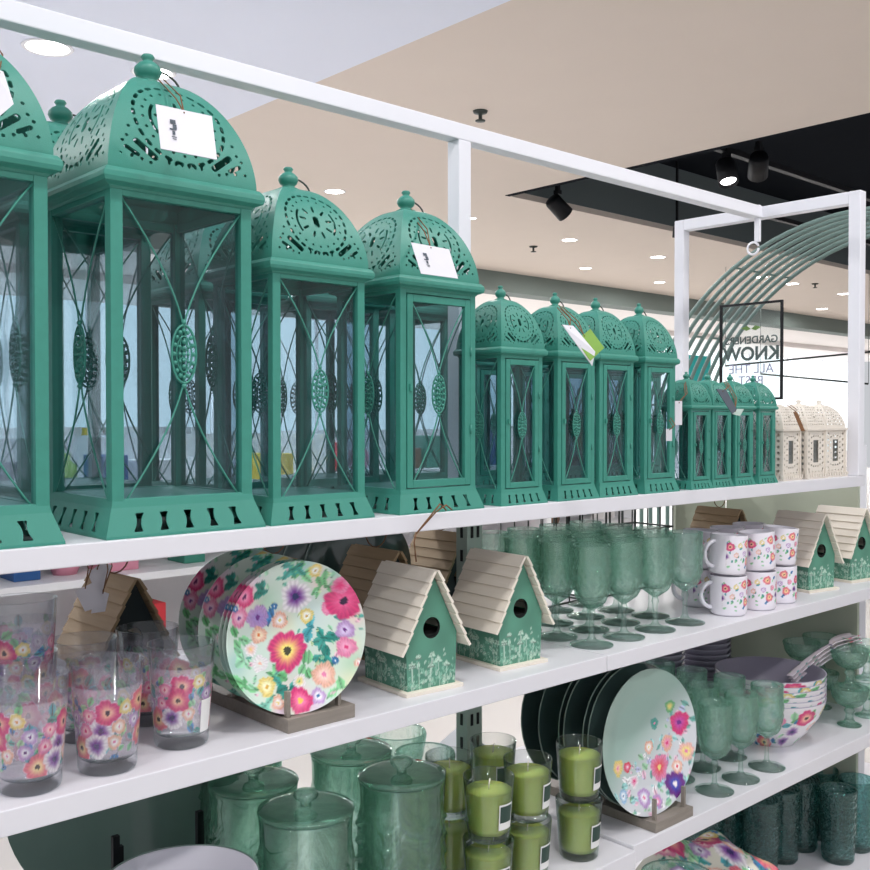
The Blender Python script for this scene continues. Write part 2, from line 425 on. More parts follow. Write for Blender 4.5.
def band_print(s, h, wrap, seed, alpha_bg, v0, v1, dense=1.0, size=1.0, bg=WHT, pa=.93):
    """s: distance round the wall, h: height (both in wall heights); wrap: circumference"""
    PA[0] = pa; rng = np.random.default_rng(seed)
    C = np.ones(s.shape+(3,))*np.array(bg)/255.; A = np.full(s.shape, float(alpha_bg))
    items = []
    for k in range(int(26*wrap*dense)):
        items.append(('l', rng.uniform(0, wrap), rng.uniform(v0+.02, v1-.05), rng.uniform(.10, .18)*size, rng.uniform(0, 2*PI), [TEAL, GRN, (60,150,160), (140,200,150), BLU][k % 5]))
    pal = [(HOT,(250,176,150),(60,40,40)),(WHT,PUR,(40,20,90)),(PINK,(250,200,200),HOT),((238,110,128),(250,206,150),(60,40,30)),(LIL,WHT,PUR),(YEL,WHT,(220,150,60)),(PEACH,WHT,PINK)]
    n = int(7*wrap*dense/size**.7)
    for k in range(n):
        p = pal[k % len(pal)]; r = (.16 if k % 7 in (0, 1, 3) else .095)*size
        items.append(('f', (k*.618*wrap) % wrap, v0+.08+((k*.414) % 1)*(v1-v0-.16), r, k*1.3, p))
    for it in items:
        for o in (-wrap, 0, wrap):
            if it[0] == 'l': leafed(C, A, s, h, it[1]+o, it[2], it[3], it[4], it[5], .5)
            else: petalled(C, A, s, h, it[1]+o, it[2], it[3], *it[5], 6, it[4])
    PA[0] = .93
    return to_lin(C, A)

# ================================================================ SETTING
def setting():
    structure('floor', MB().box(-6, 30, -5, 16, -.05, 0), M['floor'])
    # ceiling: white bay to the left, beige bay to the right with the black lighting trough let into it
    RX, RY = 5.9, 5.62
    structure('ceiling_white', MB().box(-6, 3.12, -5, 8.6, CEIL-.03, CEIL+.05), M['ceil_white'])
    b = MB().box(3.12, RX, -5, 8.6, CEIL, CEIL+.05).box(RX, 30, RY, 8.6, CEIL, CEIL+.05)
    structure('ceiling', b, M['ceil_beige'])
    b = MB().box(RX-.03, RX, -5, RY, CEIL+.05, CEIL+.62)
    b.box(RX-.03, 30, RY, RY+.03, CEIL+.05, CEIL+.62)
    structure('trim_1', b, M['recess_side'])
    structure('trim_2', MB().box(RX-.03, 30, -5, RY+.03, CEIL+.62, CEIL+.67), M['recess'])
    b = MB().box(RX, RX+.05, -5, RY, CEIL-.004, CEIL+.09)
    structure('trim_3', b, M['recess'])
    structure('trim_4', MB().box(-6, 30, 8.6, 8.9, CEIL-.24, CEIL+.05), M['beam'])
    structure('ceiling_back', MB().box(-6, 30, 8.9, 14, CEIL-.12, CEIL-.04), M['wall'])
    structure('wall_back', MB().box(-6, 30, 14, 14.1, 0, CEIL), M['wall'])
    structure('trim_5', MB().box(-6, 30, 11.2, 11.4, CEIL-.22, CEIL-.12), M['wall'])
    structure('glow_panel', MB().box(-6, 30, 13.96, 13.99, .5, CEIL-.14), M['wall_glow'])  # added glowing panel that turns the far wall zone white
    b = MB()
    for k in range(19): b.box(-6+k*2-.03, -6+k*2+.03, 13.93, 13.96, .5, CEIL-.12)
    b.box(-6, 30, 13.93, 13.96, 1.1, 1.16)
    structure('trim_6', b, M['white'])
    # track spots inside the trough
    def spot(loc, aim, lit, label, sc=.8):
        r = empty('track_spotlight', loc, label, 'spotlight', 0, 'black spotlights in the ceiling trough')
        d = Vector(aim).normalized(); q = Vector((0, 0, 1)).rotation_difference(d).to_euler()
        MB().box(-.03, .03, -.03, .03, .12, .16).tube([(0, 0, .0), (0, 0, .14)], .012).build('bracket', M['black'], r)
        h = MB().lathe([(0, -.1), (.075, -.1), (.085, -.08), (.09, .13), (.08, .13), (.075, .1), (0, .1)], 20).build('lamp_head', M['black'], r, rot=q)
        MB().lathe([(0, .102), (.072, .102)], 20).build('lens', M['bulb'] if lit else M['black'], h)
        MB().box(-.02, .02, -.02, .02, .16, (CEIL+.62-loc[2])/sc+.01).build('stem', M['black'], r)
        r.scale = (sc, sc, sc)
    spot(Wt(725, 172, 7.2), (-.25, -.35, -1), True, 'lit black spotlight with a bright round lens in the ceiling trough')
    spot(Wt(757, 166, 7.2), (.9, .6, -.7), False, 'black spotlight turned away, right beside the lit one in the ceiling trough')
    spot(Wt(557, 207, 8.3), (.9, -.2, -.7), False, 'black spotlight at the far left corner of the ceiling trough')
    spot(Wt(676, 232, 9.5), (.2, .2, -1), False, 'black spotlight just left of the white end frame', .45)
    b = MB()
    for yy in (4.9, 3.9): b.box(6.2, 28, yy, yy+.05, CEIL+.10, CEIL+.14)
    t = b.build('lighting_track', M['black']); meta(t, 'long black lighting track running along inside the ceiling trough', 'lighting track')
    # downlights
    spots = [(50, 51, .115, 'large bright round downlight in the white ceiling at the top left'), (155, 76, .11, 'downlight in the white ceiling half hidden by the tallest lantern finial'),
             (335, 193, .085, 'downlight in the beige ceiling above the two middle-sized lanterns'), (569, 241, .085, 'downlight right below the far left corner of the black ceiling trough'),
             (585, 269, .075, 'downlight nearest the grey beam above the small lanterns'), (657, 258, .09, 'downlight just left of the white end frame, upper of two'),
             (659, 283, .08, 'downlight just left of the white end frame, lower of two'), (760, 278, .09, 'downlight seen between the tubes of the garden arches'),
             (791, 284.5, .1, 'bright downlight right of the arch tubes above the hanging sign'), (843, 294.5, .1, 'downlight close against the right post of the end frame'),
             (821, 309.5, .1, 'small downlight nearest the grey beam at the right'), (471, 219.5, .05, 'tiny downlight beside the bar post')]
    proto = None; pos = []
    for px, py, r, lab in spots:
        zc = CEIL-.03 if px < 300 else CEIL
        p = Wz(px, py, zc-.004); pos.append(p)
        if proto is None:
            e = empty('recessed_downlight', p, lab, 'downlight', 0, 'recessed ceiling downlights')
            MB().lathe([(.86, .05), (.86, 0), (1.0, 0), (1.04, .04), (1.0, .05)], 28).build('trim_ring', M['white'], e)
            MB().lathe([(0, .02), (.86, .02)], 28).build('lens', M['lamp'], e)
            proto = e; e.scale = (r, r, .1)
        else:
            dup(proto, p, 0, lab, 'recessed ceiling downlights', scale=(r, r, .1))
    # sprinkler heads
    for px, py, lab in ((480, 113, 'small metal sprinkler head on the beige ceiling near the long white bar'), (533, 247, 'tiny sprinkler head between two downlights above the small lanterns'),
                        (814, 284, 'small dark detector on the ceiling right of the arch tubes')):
        p = Wz(px, py, CEIL)
        b = MB().lathe([(0, 0), (.045, 0), (.04, -.012), (.012, -.016), (.01, -.05), (.03, -.055), (.03, -.06), (0, -.062)], 14)
        o = b.build('sprinkler_head', M['wire'], loc=p); meta(o, lab, 'sprinkler')
    return pos
downlights = setting()

# ================================================================ SHELVING
def shelving():
    def board(name, x0, x1, z, th, label, yf=YF):
        b = MB().box(x0, x1, yf, YB, z-th, z)
        o = b.build(name, M['shelf'], bevel=.0015); meta(o, label, 'shelf'); return o
    board('shelf_board', -.9, 2.435, S1, .026, 'topmost white shelf board carrying all the lanterns')
    board('shelf_board', -.9, 1.418, S2, .029, 'second white shelf board, left length under the tumblers and birdhouses')
    board('shelf_board', 1.4195, 3.3, S2, .029, 'second white shelf board, right length under goblets and mugs')
    board('shelf_board', -.9, 1.497, S3-.006, .034, 'third white shelf board, left length under jars and candles', YF-.006)
    board('shelf_board', 1.499, 3.3, S3, .034, 'third white shelf board, right length under goblets and bowls')
    board('shelf_board', -.9, 3.3, S4, .034, 'lowest white shelf board with teal tumblers on it')
    # uprights with slots
    for i, (x, y, lab) in enumerate(((1.345, 1.375, 'grey slotted shelf upright in the middle behind the birdhouses'), (2.70, 1.375, 'grey slotted shelf upright at the right end'),
                                     (-.6, 1.375, 'grey slotted shelf upright at the left end'))):
        r = empty('shelf_upright', (x, y, 0), lab, 'shelf upright')
        MB().box(-.02, .02, -.015, .015, 0, S1-.026).build('post', M['upright'], r)
        b = MB(); z = .1
        while z < S1-.08:
            b.box(-.011, -.005, -.0165, -.0148, z, z+.022).box(.005, .011, -.0165, -.0148, z, z+.022)
            b.box(-.0215, -.0198, -.003, .003, z, z+.022); z += .045
        b.build('slot_row', M['black'], r)
    o = MB().box(2.66, 2.672, 1.22, YB, S4, S1-.026).build('end_panel', M['panel'], bevel=.001); meta(o, 'grey-green end panel closing the shelves behind the right birdhouses', 'panel')
    o = MB().box(2.40, 2.66, 1.622, 1.632, S4, S1-.026).build('back_board', M['panel']); meta(o, 'grey-green back board closing the far side behind the floral mugs', 'panel')
    o = MB().box(2.85, 2.89, 1.30, 1.34, 0, 1.42).build('shelf_post', M['white'], bevel=.002); meta(o, 'pale post behind the rightmost birdhouse', 'post')
    # the white frame above the shelf
    r = empty('overhead_rack', (2.4, 1.375, S1), 'white square-tube frame standing on the shelf end and its long overhead bar', 'frame')
    H = CZ+.552-S1; t = .03
    MB().box(0, t, YF-1.375, YF-1.375+t, 0, H).build('post', M['white'], r, bevel=.002)
    MB().box(0, t, YB-1.375-t+.01, YB-1.375+.01, 0, H).build('post', M['white'], r, bevel=.002)
    MB().box(0, t, YF-1.375+t, YB-1.375-t+.01, H-t, H).build('crossbar', M['white'], r, bevel=.002)
    MB().box(-1.098, -1.066, -.016, .016, 0, H-t).build('post', M['white'], r, bevel=.002)
    MB().box(-3.3, 0, -.016, .016, H-t, H+.0005).build('overhead_bar', M['white'], r, bevel=.002)
    # hook hanging off the crossbar
    e = empty('hanging_hook', (2.393, 1.37, CZ+.5), 'small white plastic hook hanging from the crossbar of the end frame', 'hook')
    p = WY(757.6, 222, 1.37); p.x = 2.393
    MB().box(-.003, .006, -.007, .007, -.04, .055).build('strip', M['white'], e)
    MB().tube([(0, .016*math.cos(a)+.012, .016*math.sin(a)-.056) for a in np.linspace(-.6*PI-1.2, PI*.9, 18)], .0032, 6).build('hook_loop', M['white'], e)
shelving()

# ================================================================ LANTERNS
def dome_mesh(mat, style='green'):
    """pierced four-sided dome, half width 1 at its foot, height 1"""
    hgt = 1.50      # height in half-widths (kept for the arc length)
    S = np.linspace(0, 1, 200)
    hw = lambda s: .17+.83*np.maximum(0, 1-s**1.75)**.58
    HW = hw(S); L = np.concatenate([[0], np.cumsum(np.hypot(np.diff(HW), np.diff(S)*hgt))])
    arc = L[-1]
    def field_g(u, v):
        s = v**.85; a = u*2-1; w = hw(s); x = a*w; y = np.interp(s, S, L)
        d = np.full(x.shape, 1.)
        cx, cy = 0, .80
        rr = np.hypot(x-cx, y-cy); th = np.arctan2(x-cx, y-cy)
        # rings of short slots and dots
        for rad, n, ln, wd, mode in ((.60, 25, .030, .026, 0), (.485, 20, .0, .024, 1), (.27, 9, .045, .024, 1)):
            k = 2*PI/n; tt = (th+k/2) % k-k/2
            if mode == 0: e = capsule(rr*np.sin(tt), rr*np.cos(tt)-rad, -ln, 0, ln, 0, wd)
            else: e = capsule(rr*np.sin(tt), rr*np.cos(tt)-rad, 0, -ln, 0, ln, wd)
            d = np.minimum(d, np.where((np.abs(x)+.06 < w) & (y < arc-.12), e, 1))
        # key-hole
        d = np.minimum(d, capsule(x, y, 0, cy-.06, 0, cy+.06, .06))
        for sg in (-1, 1):      # crescents either side
            q = np.maximum(np.abs(rr-.385)-.024, .30-np.abs(th-sg*PI/2)*.385*-1-.52)
            e = np.maximum(np.abs(rr-.385)-.022, (np.abs(np.abs(th)-PI/2)-.62)*.385)
        d = np.minimum(d, np.where(np.abs(x)+.05 < w, e, 1))
        for sg in (-1, 1):
            d = np.minimum(d, capsule(x, y, sg*.62, .40, sg*.40, .22, .045))
            d = np.minimum(d, capsule(x, y, sg*.76, .30, sg*.62, .22, .03))
            for q in ((.74, .46), (.80, .38), (.57, .17), (.70, .60), (.46, .14), (.84, .2), (.70, .19)):
                d = np.minimum(d, np.hypot(x-sg*q[0], y-q[1])-.025)
        for q in np.linspace(-.22, .22, 6): d = np.minimum(d, capsule(x, y, q, .17, q, .19, .02))
        return d
    def field_w(u, v):
        s = v**.85; a = u*2-1; w = hw(s); x = a*w; y = np.interp(s, S, L)
        gx = ((x*5.2+50+.5*(np.floor(y*5.2) % 2)) % 1)-.5; gy = ((y*5.2) % 1)-.5
        e = np.hypot(gx, gy)/5.2-.052
        rr = np.hypot(x, y-.75)
        e = np.where(rr < .27, 1, e); e = np.minimum(e, np.abs(rr-.2)-.035)
        k = 2*PI/8; th = (np.arctan2(x, y-.75)+k/2) % k-k/2
        e = np.minimum(e, 1)
        e = np.where((np.abs(rr-.2) < .05) & (np.abs(th) < .13), 1, e)
        e = np.minimum(e, rr-.08)
        return np.where((np.abs(x) > w-.09) | (y < .1) | (s > .9), 1, e)
    field = field_g if style == 'green' else field_w
    b = MB()
    n = 84 if style == 'green' else 60
    for k in range(4):
        ca, sa = math.cos(k*PI/2), math.sin(k*PI/2)
        def pos(u, v):
            s = v**.85; a = u*2-1; w = hw(s); x = a*w; y = -w
            return np.stack([x*ca-y*sa, x*sa+y*ca, s], 1)
        P, F, _ = clip_grid(n, n-10, pos, field); b.add(P, F, False)
    b.add([(-.17,-.17,1),(.17,-.17,1),(.17,.17,1),(-.17,.17,1)], [(0,1,2,3)])
    me = b.mesh('dome', mat)
    bm = bmesh.new(); bm.from_mesh(me); bmesh.ops.remove_doubles(bm, verts=bm.verts, dist=1e-4)
    bmesh.ops.recalc_face_normals(bm, faces=bm.faces)
    bmesh.ops.solidify(bm, geom=bm.faces[:], thickness=.022); bm.to_mesh(me); bm.free()
    return me
def base_mesh(mat):
    """flared foot with five waisted slots a side; half width 1 at the floor, height 1"""
    def field(u, v):
        x = (u*2-1)*3.0; y = (v-.5)*.62
        d = np.full(x.shape, 1.)
        for c in (-1.9, -.95, 0, .95, 1.9):
            w = .085+.10*np.minimum(np.abs(y)/.19, 1)**2
            d = np.minimum(d, np.maximum(np.abs(x-c)-w, np.abs(y)-.19))
        return d
    b = MB()
    for k in range(4):
        ca, sa = math.cos(k*PI/2), math.sin(k*PI/2)
        def pos(u, v):
            w = 1-.10*np.clip((v-.08)/.92, 0, 1); x = (u*2-1)*w; y = -w
            return np.stack([x*ca-y*sa, x*sa+y*ca, v], 1)
        P, F, _ = clip_grid(130, 22, pos, field); b.add(P, F)
    b.add([(-.9,-.9,1),(.9,-.9,1),(.9,.9,1),(-.9,.9,1)], [(0,1,2,3)])
    me = b.mesh('base', mat)
    bm = bmesh.new(); bm.from_mesh(me); bmesh.ops.remove_doubles(bm, verts=bm.verts, dist=1e-4)
    bmesh.ops.solidify(bm, geom=bm.faces[:], thickness=.015); bm.to_mesh(me); bm.free()
    return me
DOME = dome_mesh(M['green']); BASE = base_mesh(M['green'])
def medallion(h, w, seed=1):
    b = MB(); rnd = random.Random(seed)
    N = 30
    for f, r in ((1, .0016), (.62, .0011)):
        b.tube([(w*f*math.cos(a), 0, h*f*math.sin(a)) for a in np.linspace(0, 2*PI, N, endpoint=False)], r*h/.034, 5, True)
    for k in range(16):
        a = 2*PI*k/16
        b.sphere((w*.81*math.cos(a), 0, h*.81*math.sin(a)), h*.085, 6, 4)
    for k in range(5): b.sphere((0, 0, h*(-.42+.21*k)), h*.085, 6, 4)
    for s in (-1, 1):
        for k in range(3): b.sphere((s*w*.34, 0, h*(-.25+.25*k)), h*.07, 6, 4)
        b.tube([(0, 0, s*h*.55), (s*w*.3, 0, s*h*.2), (0, 0, 0)], .0009*h/.034, 4)
        b.tube([(-s*w*.55, 0, s*h*.3), (0, 0, s*h*.1), (s*w*.55, 0, s*h*.25)], .0009*h/.034, 4)
    b.sphere((0, 0, h*1.1), h*.1, 6, 4).sphere((0, 0, -h*1.1), h*.1, 6, 4)
    return b
def make_lantern(W, HR, HT, door, post, label, ring=True):
    """W foot width, HR height of the cornice top, HT full height"""
    r = empty('lantern', (0, 0, 0), label, 'lantern')
    hb = HR*.082; bw = W/2; body = bw*.885; cz = HR*.965
    link_mesh('base', BASE, r, scale=(bw, bw, hb))
    f = MB(); e = body; p = post
    z0, z1 = hb-.001, HR*.955
    for sx in (-1, 1):
        for sy in (-1, 1):
            x0, x1 = (e-p, e) if sx > 0 else (-e, -e+p); y0, y1 = (e-p, e) if sy > 0 else (-e, -e+p)
            f.box(x0, x1, y0, y1, z0, z1)
    rl = HR*.026
    for a, b_ in ((z0, z0+rl), (z1-rl, z1)):
        for s in (-1, 1):
            y0, y1 = sorted((s*e*.995, s*(e-p*.8))); f.box(-e+p, e-p, y0, y1, a, b_); f.box(y0, y1, -e+p, e-p, a, b_)
    f.box(-e+p*.5, e-p*.5, -e+p*.5, e-p*.5, z0+.001, z0+.004)
    f.build('body_frame', M['green'], r, bevel=.0008)
    inner = p
    if door:
        d = MB(); dw = p*.95; x0 = -e+p+.0012; x1 = -x0; za, zb = z0+rl+.0012, z1-rl-.0012
        y0, y1 = -e-.0012, -e+p*.6
        d.box(x0, x0+dw, y0, y1, za, zb).box(x1-dw, x1, y0, y1, za, zb).box(x0+dw, x1-dw, y0, y1, za, za+dw).box(x0+dw, x1-dw, y0, y1, zb-dw, zb)
        dr = d.build('door', M['green'], r, bevel=.0008)
        for zz in (.3, .72):
            MB().tube([(x1+.0006, y0-.001, za+(zb-za)*zz-HR*.02), (x1+.0006, y0-.001, za+(zb-za)*zz+HR*.02)], .0018*W/.17, 6).build('hinge', M['green'], dr)
        MB().box(x0+dw*.3, x0+dw*.75, y0-.003, y0, za+(zb-za)*.5, za+(zb-za)*.5+HR*.03).build('latch', M['green'], dr)
        inner = p+dw
    # panes and scroll wires, four sides
    mh = (z1-z0)*.094; zc = (z0+z1)/2-.01*HR; H = (z1-z0)/2-rl*.8
    for k in range(4):
        a = k*PI/2
        MB().box(-e+p*.9, e-p*.9, -e+p*.45, -e+p*.45+.0016, z0+rl*.6, z1-rl*.6).build('glass_pane', M['pane'], r, rot=(0, 0, a))
        X = e-(inner if k == 0 else p); yy = -e+p*.45-.0022
        HH = H if k or not door else H-p*.9
        w = MB()
        for s in (-1, 1):
            pts = []
            for q in np.linspace(-1, 1, 27):
                g = 1-abs(q)**1.64; pts.append((s*(-X+(X*1.07)*g), yy-.0012*(1+s*.4), zc+q*HH))
            w.tube(pts, .00125*(W/.2156)**.5, 5)
        so = w.build('scroll_wire', M['green'], r, rot=(0, 0, a))
        medallion(mh, mh*.46).build('medallion', M['green'], so, loc=(0, yy-.002, zc))
    # cornice: stepped and rounded
    c = MB(); q = bw*1.0
    prof = [(body*1.005, HR*.945), (body*1.03, HR*.952), (q*.99, HR*.960), (q*1.005, HR*.972), (q*1.0, HR*.986), (q*.97, HR*.996), (q*.955, HR)]
    vs = []; fs = []
    for w_, z_ in prof: vs += [(-w_,-w_,z_),(w_,-w_,z_),(w_,w_,z_),(-w_,w_,z_)]
    for i in range(len(prof)-1):
        for j in range(4): k = (j+1) % 4; fs.append((i*4+j, i*4+k, i*4+4+k, i*4+4+j))
    ib = body*.93
    n = len(vs); vs += [(-ib,-ib,HR),(ib,-ib,HR),(ib,ib,HR),(-ib,ib,HR),(-ib,-ib,HR*.945),(ib,-ib,HR*.945),(ib,ib,HR*.945),(-ib,ib,HR*.945)]
    m = (len(prof)-1)*4
    for j in range(4):
        k = (j+1) % 4; fs += [(m+j, m+k, n+k, n+j), (n+j, n+k, n+4+k, n+4+j), (n+4+j, n+4+k, k, j)]
    c.add(vs, fs).build('cornice', M['green'], r, bevel=.0006)
    hd = (HT-HR)*.775
    link_mesh('dome', DOME, r, (0, 0, HR-.0005), scale=(bw*.93, bw*.93, hd))
    s = W/.2156; t = HR+hd-.001; hf = HT-t
    MB().lathe([(.0185*s, 0), (.0195*s, .05*hf), (.0125*s, .13*hf), (.0105*s, .18*hf), (.015*s, .27*hf), (.0178*s, .42*hf), (.0168*s, .56*hf), (.0115*s, .69*hf), (.0065*s, .76*hf), (.0065*s, .80*hf), (.009*s, .88*hf), (.007*s, .96*hf), (0, hf)], 18).build('finial', M['green'], r, loc=(0, 0, t))
    if ring:
        R = .026*s
        MB().tube([(R*math.cos(a), R*math.sin(a)*.35, -R*.2+R*math.sin(a)*.8) for a in np.linspace(0, 2*PI, 22, endpoint=False)], .0016*s**.6, 5, True).build('hanging_ring', M['wire'], r, loc=(R*.75, 0, t+.01*s))
    return r
LP = {'big': make_lantern(.2156, .434, .613, False, .0155, 'x'),
      'mid': make_lantern(.174, .352, .498, False, .0125, 'x'),
      'middoor': make_lantern(.174, .350, .497, True, .0115, 'x'),
      'small': make_lantern(.112, .2556, .362, True, .0095, 'x'),
      'tiny': make_lantern(.079, .1664, .234, True, .0075, 'x')}
LP = {k: Proto(v) for k, v in LP.items()}
def lantern(kind, x, y, rz, label, group):
    return LP[kind].put((x, y, S1), math.radians(rz), label, group)
G1 = 'green metal lanterns along the top shelf'
lantern('big', .341, 1.214, 0, 'tall green lantern cut off by the left edge of the picture', G1)
lantern('big', .6045, 1.214, 0, 'tallest fully seen green lantern, second from the left, with blank white tag on its dome', G1)
lantern('mid', .808, 1.194, 0, 'middle-sized green lantern without a tag, right beside the tallest one', G1)
lantern('middoor', 1.025, 1.190, 0, 'middle-sized green lantern with a hinged door and a square white tag', G1)
for x, lab in ((1.207, 'small green lantern directly right of the tagged middle-sized one'), (1.345, 'small green lantern whose dome carries a pair of white and green tags'),
               (1.458, 'small green lantern pressed against the right side of the double-tagged one'), (1.591, 'small green lantern, rightmost of the four small ones')):
    lantern('small', x, 1.160, 0, lab, G1)
for x, lab in ((1.729, 'tiny green lantern, leftmost of the four tiny ones'), (1.806, 'tiny green lantern, second of the four tiny ones'),
               (1.892, 'tiny green lantern, third of the four, below a dark tag'), (1.985, 'tiny green lantern, rightmost of the four beside the cream ones')):
    lantern('tiny', x, 1.145, 0, lab, G1)
G2 = 'green lanterns in the back row of the top shelf'
lantern('big', .36, 1.475, 0, 'tall green lantern in the back row, furthest left behind the cut-off one', G2)
lantern('big', .595, 1.475, 0, 'tall green lantern in the back row, its finial peeping over the left one', G2)
lantern('mid', .85, 1.475, 3, 'middle-sized green lantern in the back row, seen through the tallest lantern', G2)
lantern('mid', 1.06, 1.47, -3, 'middle-sized green lantern in the back row, seen through the untagged one', G2)
lantern('mid', 1.25, 1.49, 2, 'middle-sized green lantern in the back row, seen through the hinged door', G2)
for i, (x, t) in enumerate(((1.44, 'behind the first small lantern'), (1.56, 'its finial peeping between the first two small ones'), (1.69, 'behind the double-tagged lantern'), (1.82, 'behind the rightmost small lantern'), (1.96, 'behind the tiny lanterns'))):
    lantern('small', x, 1.45, 0, 'small green lantern in the back row, '+t, G2)

# cream pierced lanterns
def cream_lantern():
    r = empty('cream_lantern', (0, 0, 0), 'x', 'lantern')
    W, HR, HT = .098, .115, .182; e = W/2*.9
    dm = dome_mesh(M['cream'], 'cream')
    link_mesh('dome', dm, r, (0, 0, HR), scale=(W/2*.93, W/2*.93, (HT-HR)*.86))
    def field(u, v):
        x = (u-.5)*2*e; z = v*(HR-.012)
        zc = (HR-.012)*.52
        win = np.maximum(np.abs(x)-.0125, np.abs(z-zc)-.026)
        d = win
        for sx in (-1, 1):
            for k in range(6): d = np.minimum(d, np.hypot(x-sx*.0205, z-zc+.032-.0128*k)-.0028)
            for k in range(7): d = np.minimum(d, np.hypot(x-sx*.034, z-.012-.0135*k)-.0034)
        for k in range(3):
            for s in (-1, 1): d = np.minimum(d, np.hypot(x-(k-1)*.0105, z-zc-s*.035)-.0028)
        for k in range(5): d = np.minimum(d, np.hypot(x-(k-2)*.015, z-.006)-.0022)
        return d
    b = MB()
    for k in range(4):
        ca, sa = math.cos(k*PI/2), math.sin(k*PI/2)
        def pos(u, v):
            x = (u*2-1)*e; y = -e+u*0
            return np.stack([x*ca-y*sa, x*sa+y*ca, v*(HR-.012)+.010], 1)
        P, F, _ = clip_grid(66, 70, pos, field); b.add(P, F)
    me = solidified(b.mesh('wall', M['cream']), .0012)
    link_mesh('wall', me, r)
    for k in range(4):
        MB().box(-.0122, .0122, -e+.002, -e+.003, .02, .09).build('window_pane', M['pane'], r, rot=(0, 0, k*PI/2))
    c = MB().box(-W/2, W/2, -W/2, W/2, HR-.003, HR+.002).box(-W/2, W/2, -W/2, W/2, 0, .004)
    for sx in (-1, 1):
        for sy in (-1, 1): c.box(sx*e-.003, sx*e+.003, sy*e-.003, sy*e+.003, .004, HR-.003)
    for k in range(9):
        x = (k-4)*.0115
        for s in (-1, 1): c.box(x-.003, x+.003, s*W/2-.002, s*W/2+.002, .004, .011).box(s*W/2-.002, s*W/2+.002, x-.003, x+.003, .004, .011)
    c.build('frame', M['cream'], r)
    MB().lathe([(.009, 0), (.004, .003), (.007, .008), (0, .013)], 12).build('finial', M['cream'], r, loc=(0, 0, HR+(HT-HR)*.86))
    return r
CL = Proto(cream_lantern())
for x, y, rz, lab in ((2.115, 1.17, 4, 'cream pierced lantern next to the last tiny green one'), (2.225, 1.165, 0, 'cream pierced lantern in the middle of the front three'),
                      (2.335, 1.17, -3, 'cream pierced lantern right beside the white frame post'), (2.14, 1.33, 0, 'cream pierced lantern in the second row behind the leftmost cream one'),
                      (2.29, 1.32, 5, 'cream pierced lantern in the second row near the frame post')):
    CL.put((x, y, S1), math.radians(rz), lab, 'cream pierced lanterns at the end of the top shelf')

# tags
def tag(corners, label, anchor, matname='tag', ink=True, cat='tag', name='hanging_tag', extra=None):
    """card with its own thickness; corners TL, TR, BR, BL as points; string to anchor"""
    P = [Vector(c) for c in corners]
    n = (P[1]-P[0]).cross(P[3]-P[0]).normalized()*.0009
    r = empty(name, (P[0]+P[2])/2, label, cat, 0, 'tags on the lanterns')
    o = (P[0]+P[2])/2
    v = [p-o for p in P]+[p-o+n for p in P]
    MB().add(v, [(0,1,2,3),(7,6,5,4),(0,4,5,1),(1,5,6,2),(2,6,7,3),(3,7,4,0)]).build('card', M[matname], r)
    top = (P[0]+P[1])/2*1.0-o
    dn = (P[3]-P[0])
    top = top+dn*.08
    a = Vector(anchor)-o
    mid = (top+a)/2+Vector((.004, -.006, -.004))
    MB().tube([top-n*1.2, mid, a], .0009, 5).tube([top+n*1.5, mid+Vector((.006, 0, .004)), a+Vector((.004, .0, .004))], .0009, 5).build('string', M['string'], r)
    if ink:
        X = (P[1]-P[0]); Yv = (P[3]-P[0]); b = MB(); nn = -n.normalized() if n.dot(Vector((0, 1, 0))) > 0 else n.normalized()
        for (u, v_, du, dv) in ((.22, .30, .10, .09), (.26, .40, .07, .10), (.20, .50, .12, .03), (.24, .56, .05, .08), (.22, .68, .09, .02), (.23, .73, .07, .015)):
            q = [P[0]+X*a_+Yv*c_-o+nn*.0012 for a_, c_ in ((u, v_), (u+du, v_), (u+du, v_+dv), (u, v_+dv))]
            b.add(q, [(0, 1, 2, 3)])
        b.build('printed_motif', M['ink'], r)
    return r
def tagpx(px, t, lab, anchor, **k):
    if not hasattr(t, '__len__'): t = [t]*4
    return tag([Wt(x, y, tt) for (x, y), tt in zip(px, t)], lab, anchor, **k)
tagpx([(157,106),(213,118),(218,161),(162,150)], [1.155,1.165,1.135,1.125], 'blank white card tag hanging on the dome of the tallest lantern', Wt(160, 82, 1.28))
tagpx([(-4,70),(6,74),(16,106),(2,118)], [1.07,1.08,1.06,1.05], 'white tag on the lantern at the left edge', Wt(-12, 40, 1.2), ink=False)
tagpx([(411,243),(449,250),(458,279),(421,274)], [1.42,1.43,1.41,1.40], 'square white tag with a small grey motif on the hinged-door lantern', Wt(409, 212, 1.56))
tagpx([(562,325),(573,326),(595,352),(592,366)], [1.555,1.56,1.545,1.54], 'white folded tag tilted on the double-tagged small lantern', Wt(557, 308, 1.66))
tagpx([(576,341),(590,329),(604,348),(590,361)], [1.55,1.56,1.55,1.54], 'green tag with white foot overlapping the white folded tag', Wt(560, 309, 1.66), matname='tag_green', ink=False)
tagpx([(675,401),(682,401),(682,425),(675,425)], [1.87,1.88,1.88,1.87], 'narrow pale tag hanging in front of the leftmost tiny lantern', Wt(684, 384, 1.98), ink=False)
tagpx([(716,389),(726,390),(737,410),(732,414)], [1.93,1.94,1.93,1.92], 'dark tag slanting over the tiny lanterns', Wt(724, 382, 2.04), matname='ink', ink=False)
tagpx([(732,414),(737,409),(744,409),(740,416)], [1.925,1.93,1.93,1.925], 'small grey tag tip below the dark slanting tag', Wt(727, 385, 2.04), matname='upright', ink=False)
tagpx([(793,412),(797,412),(805,431),(801,431)], [2.2,2.2,2.19,2.19], 'narrow brown tag on the cream lanterns', Wt(787, 405, 2.28), matname='string', ink=False)
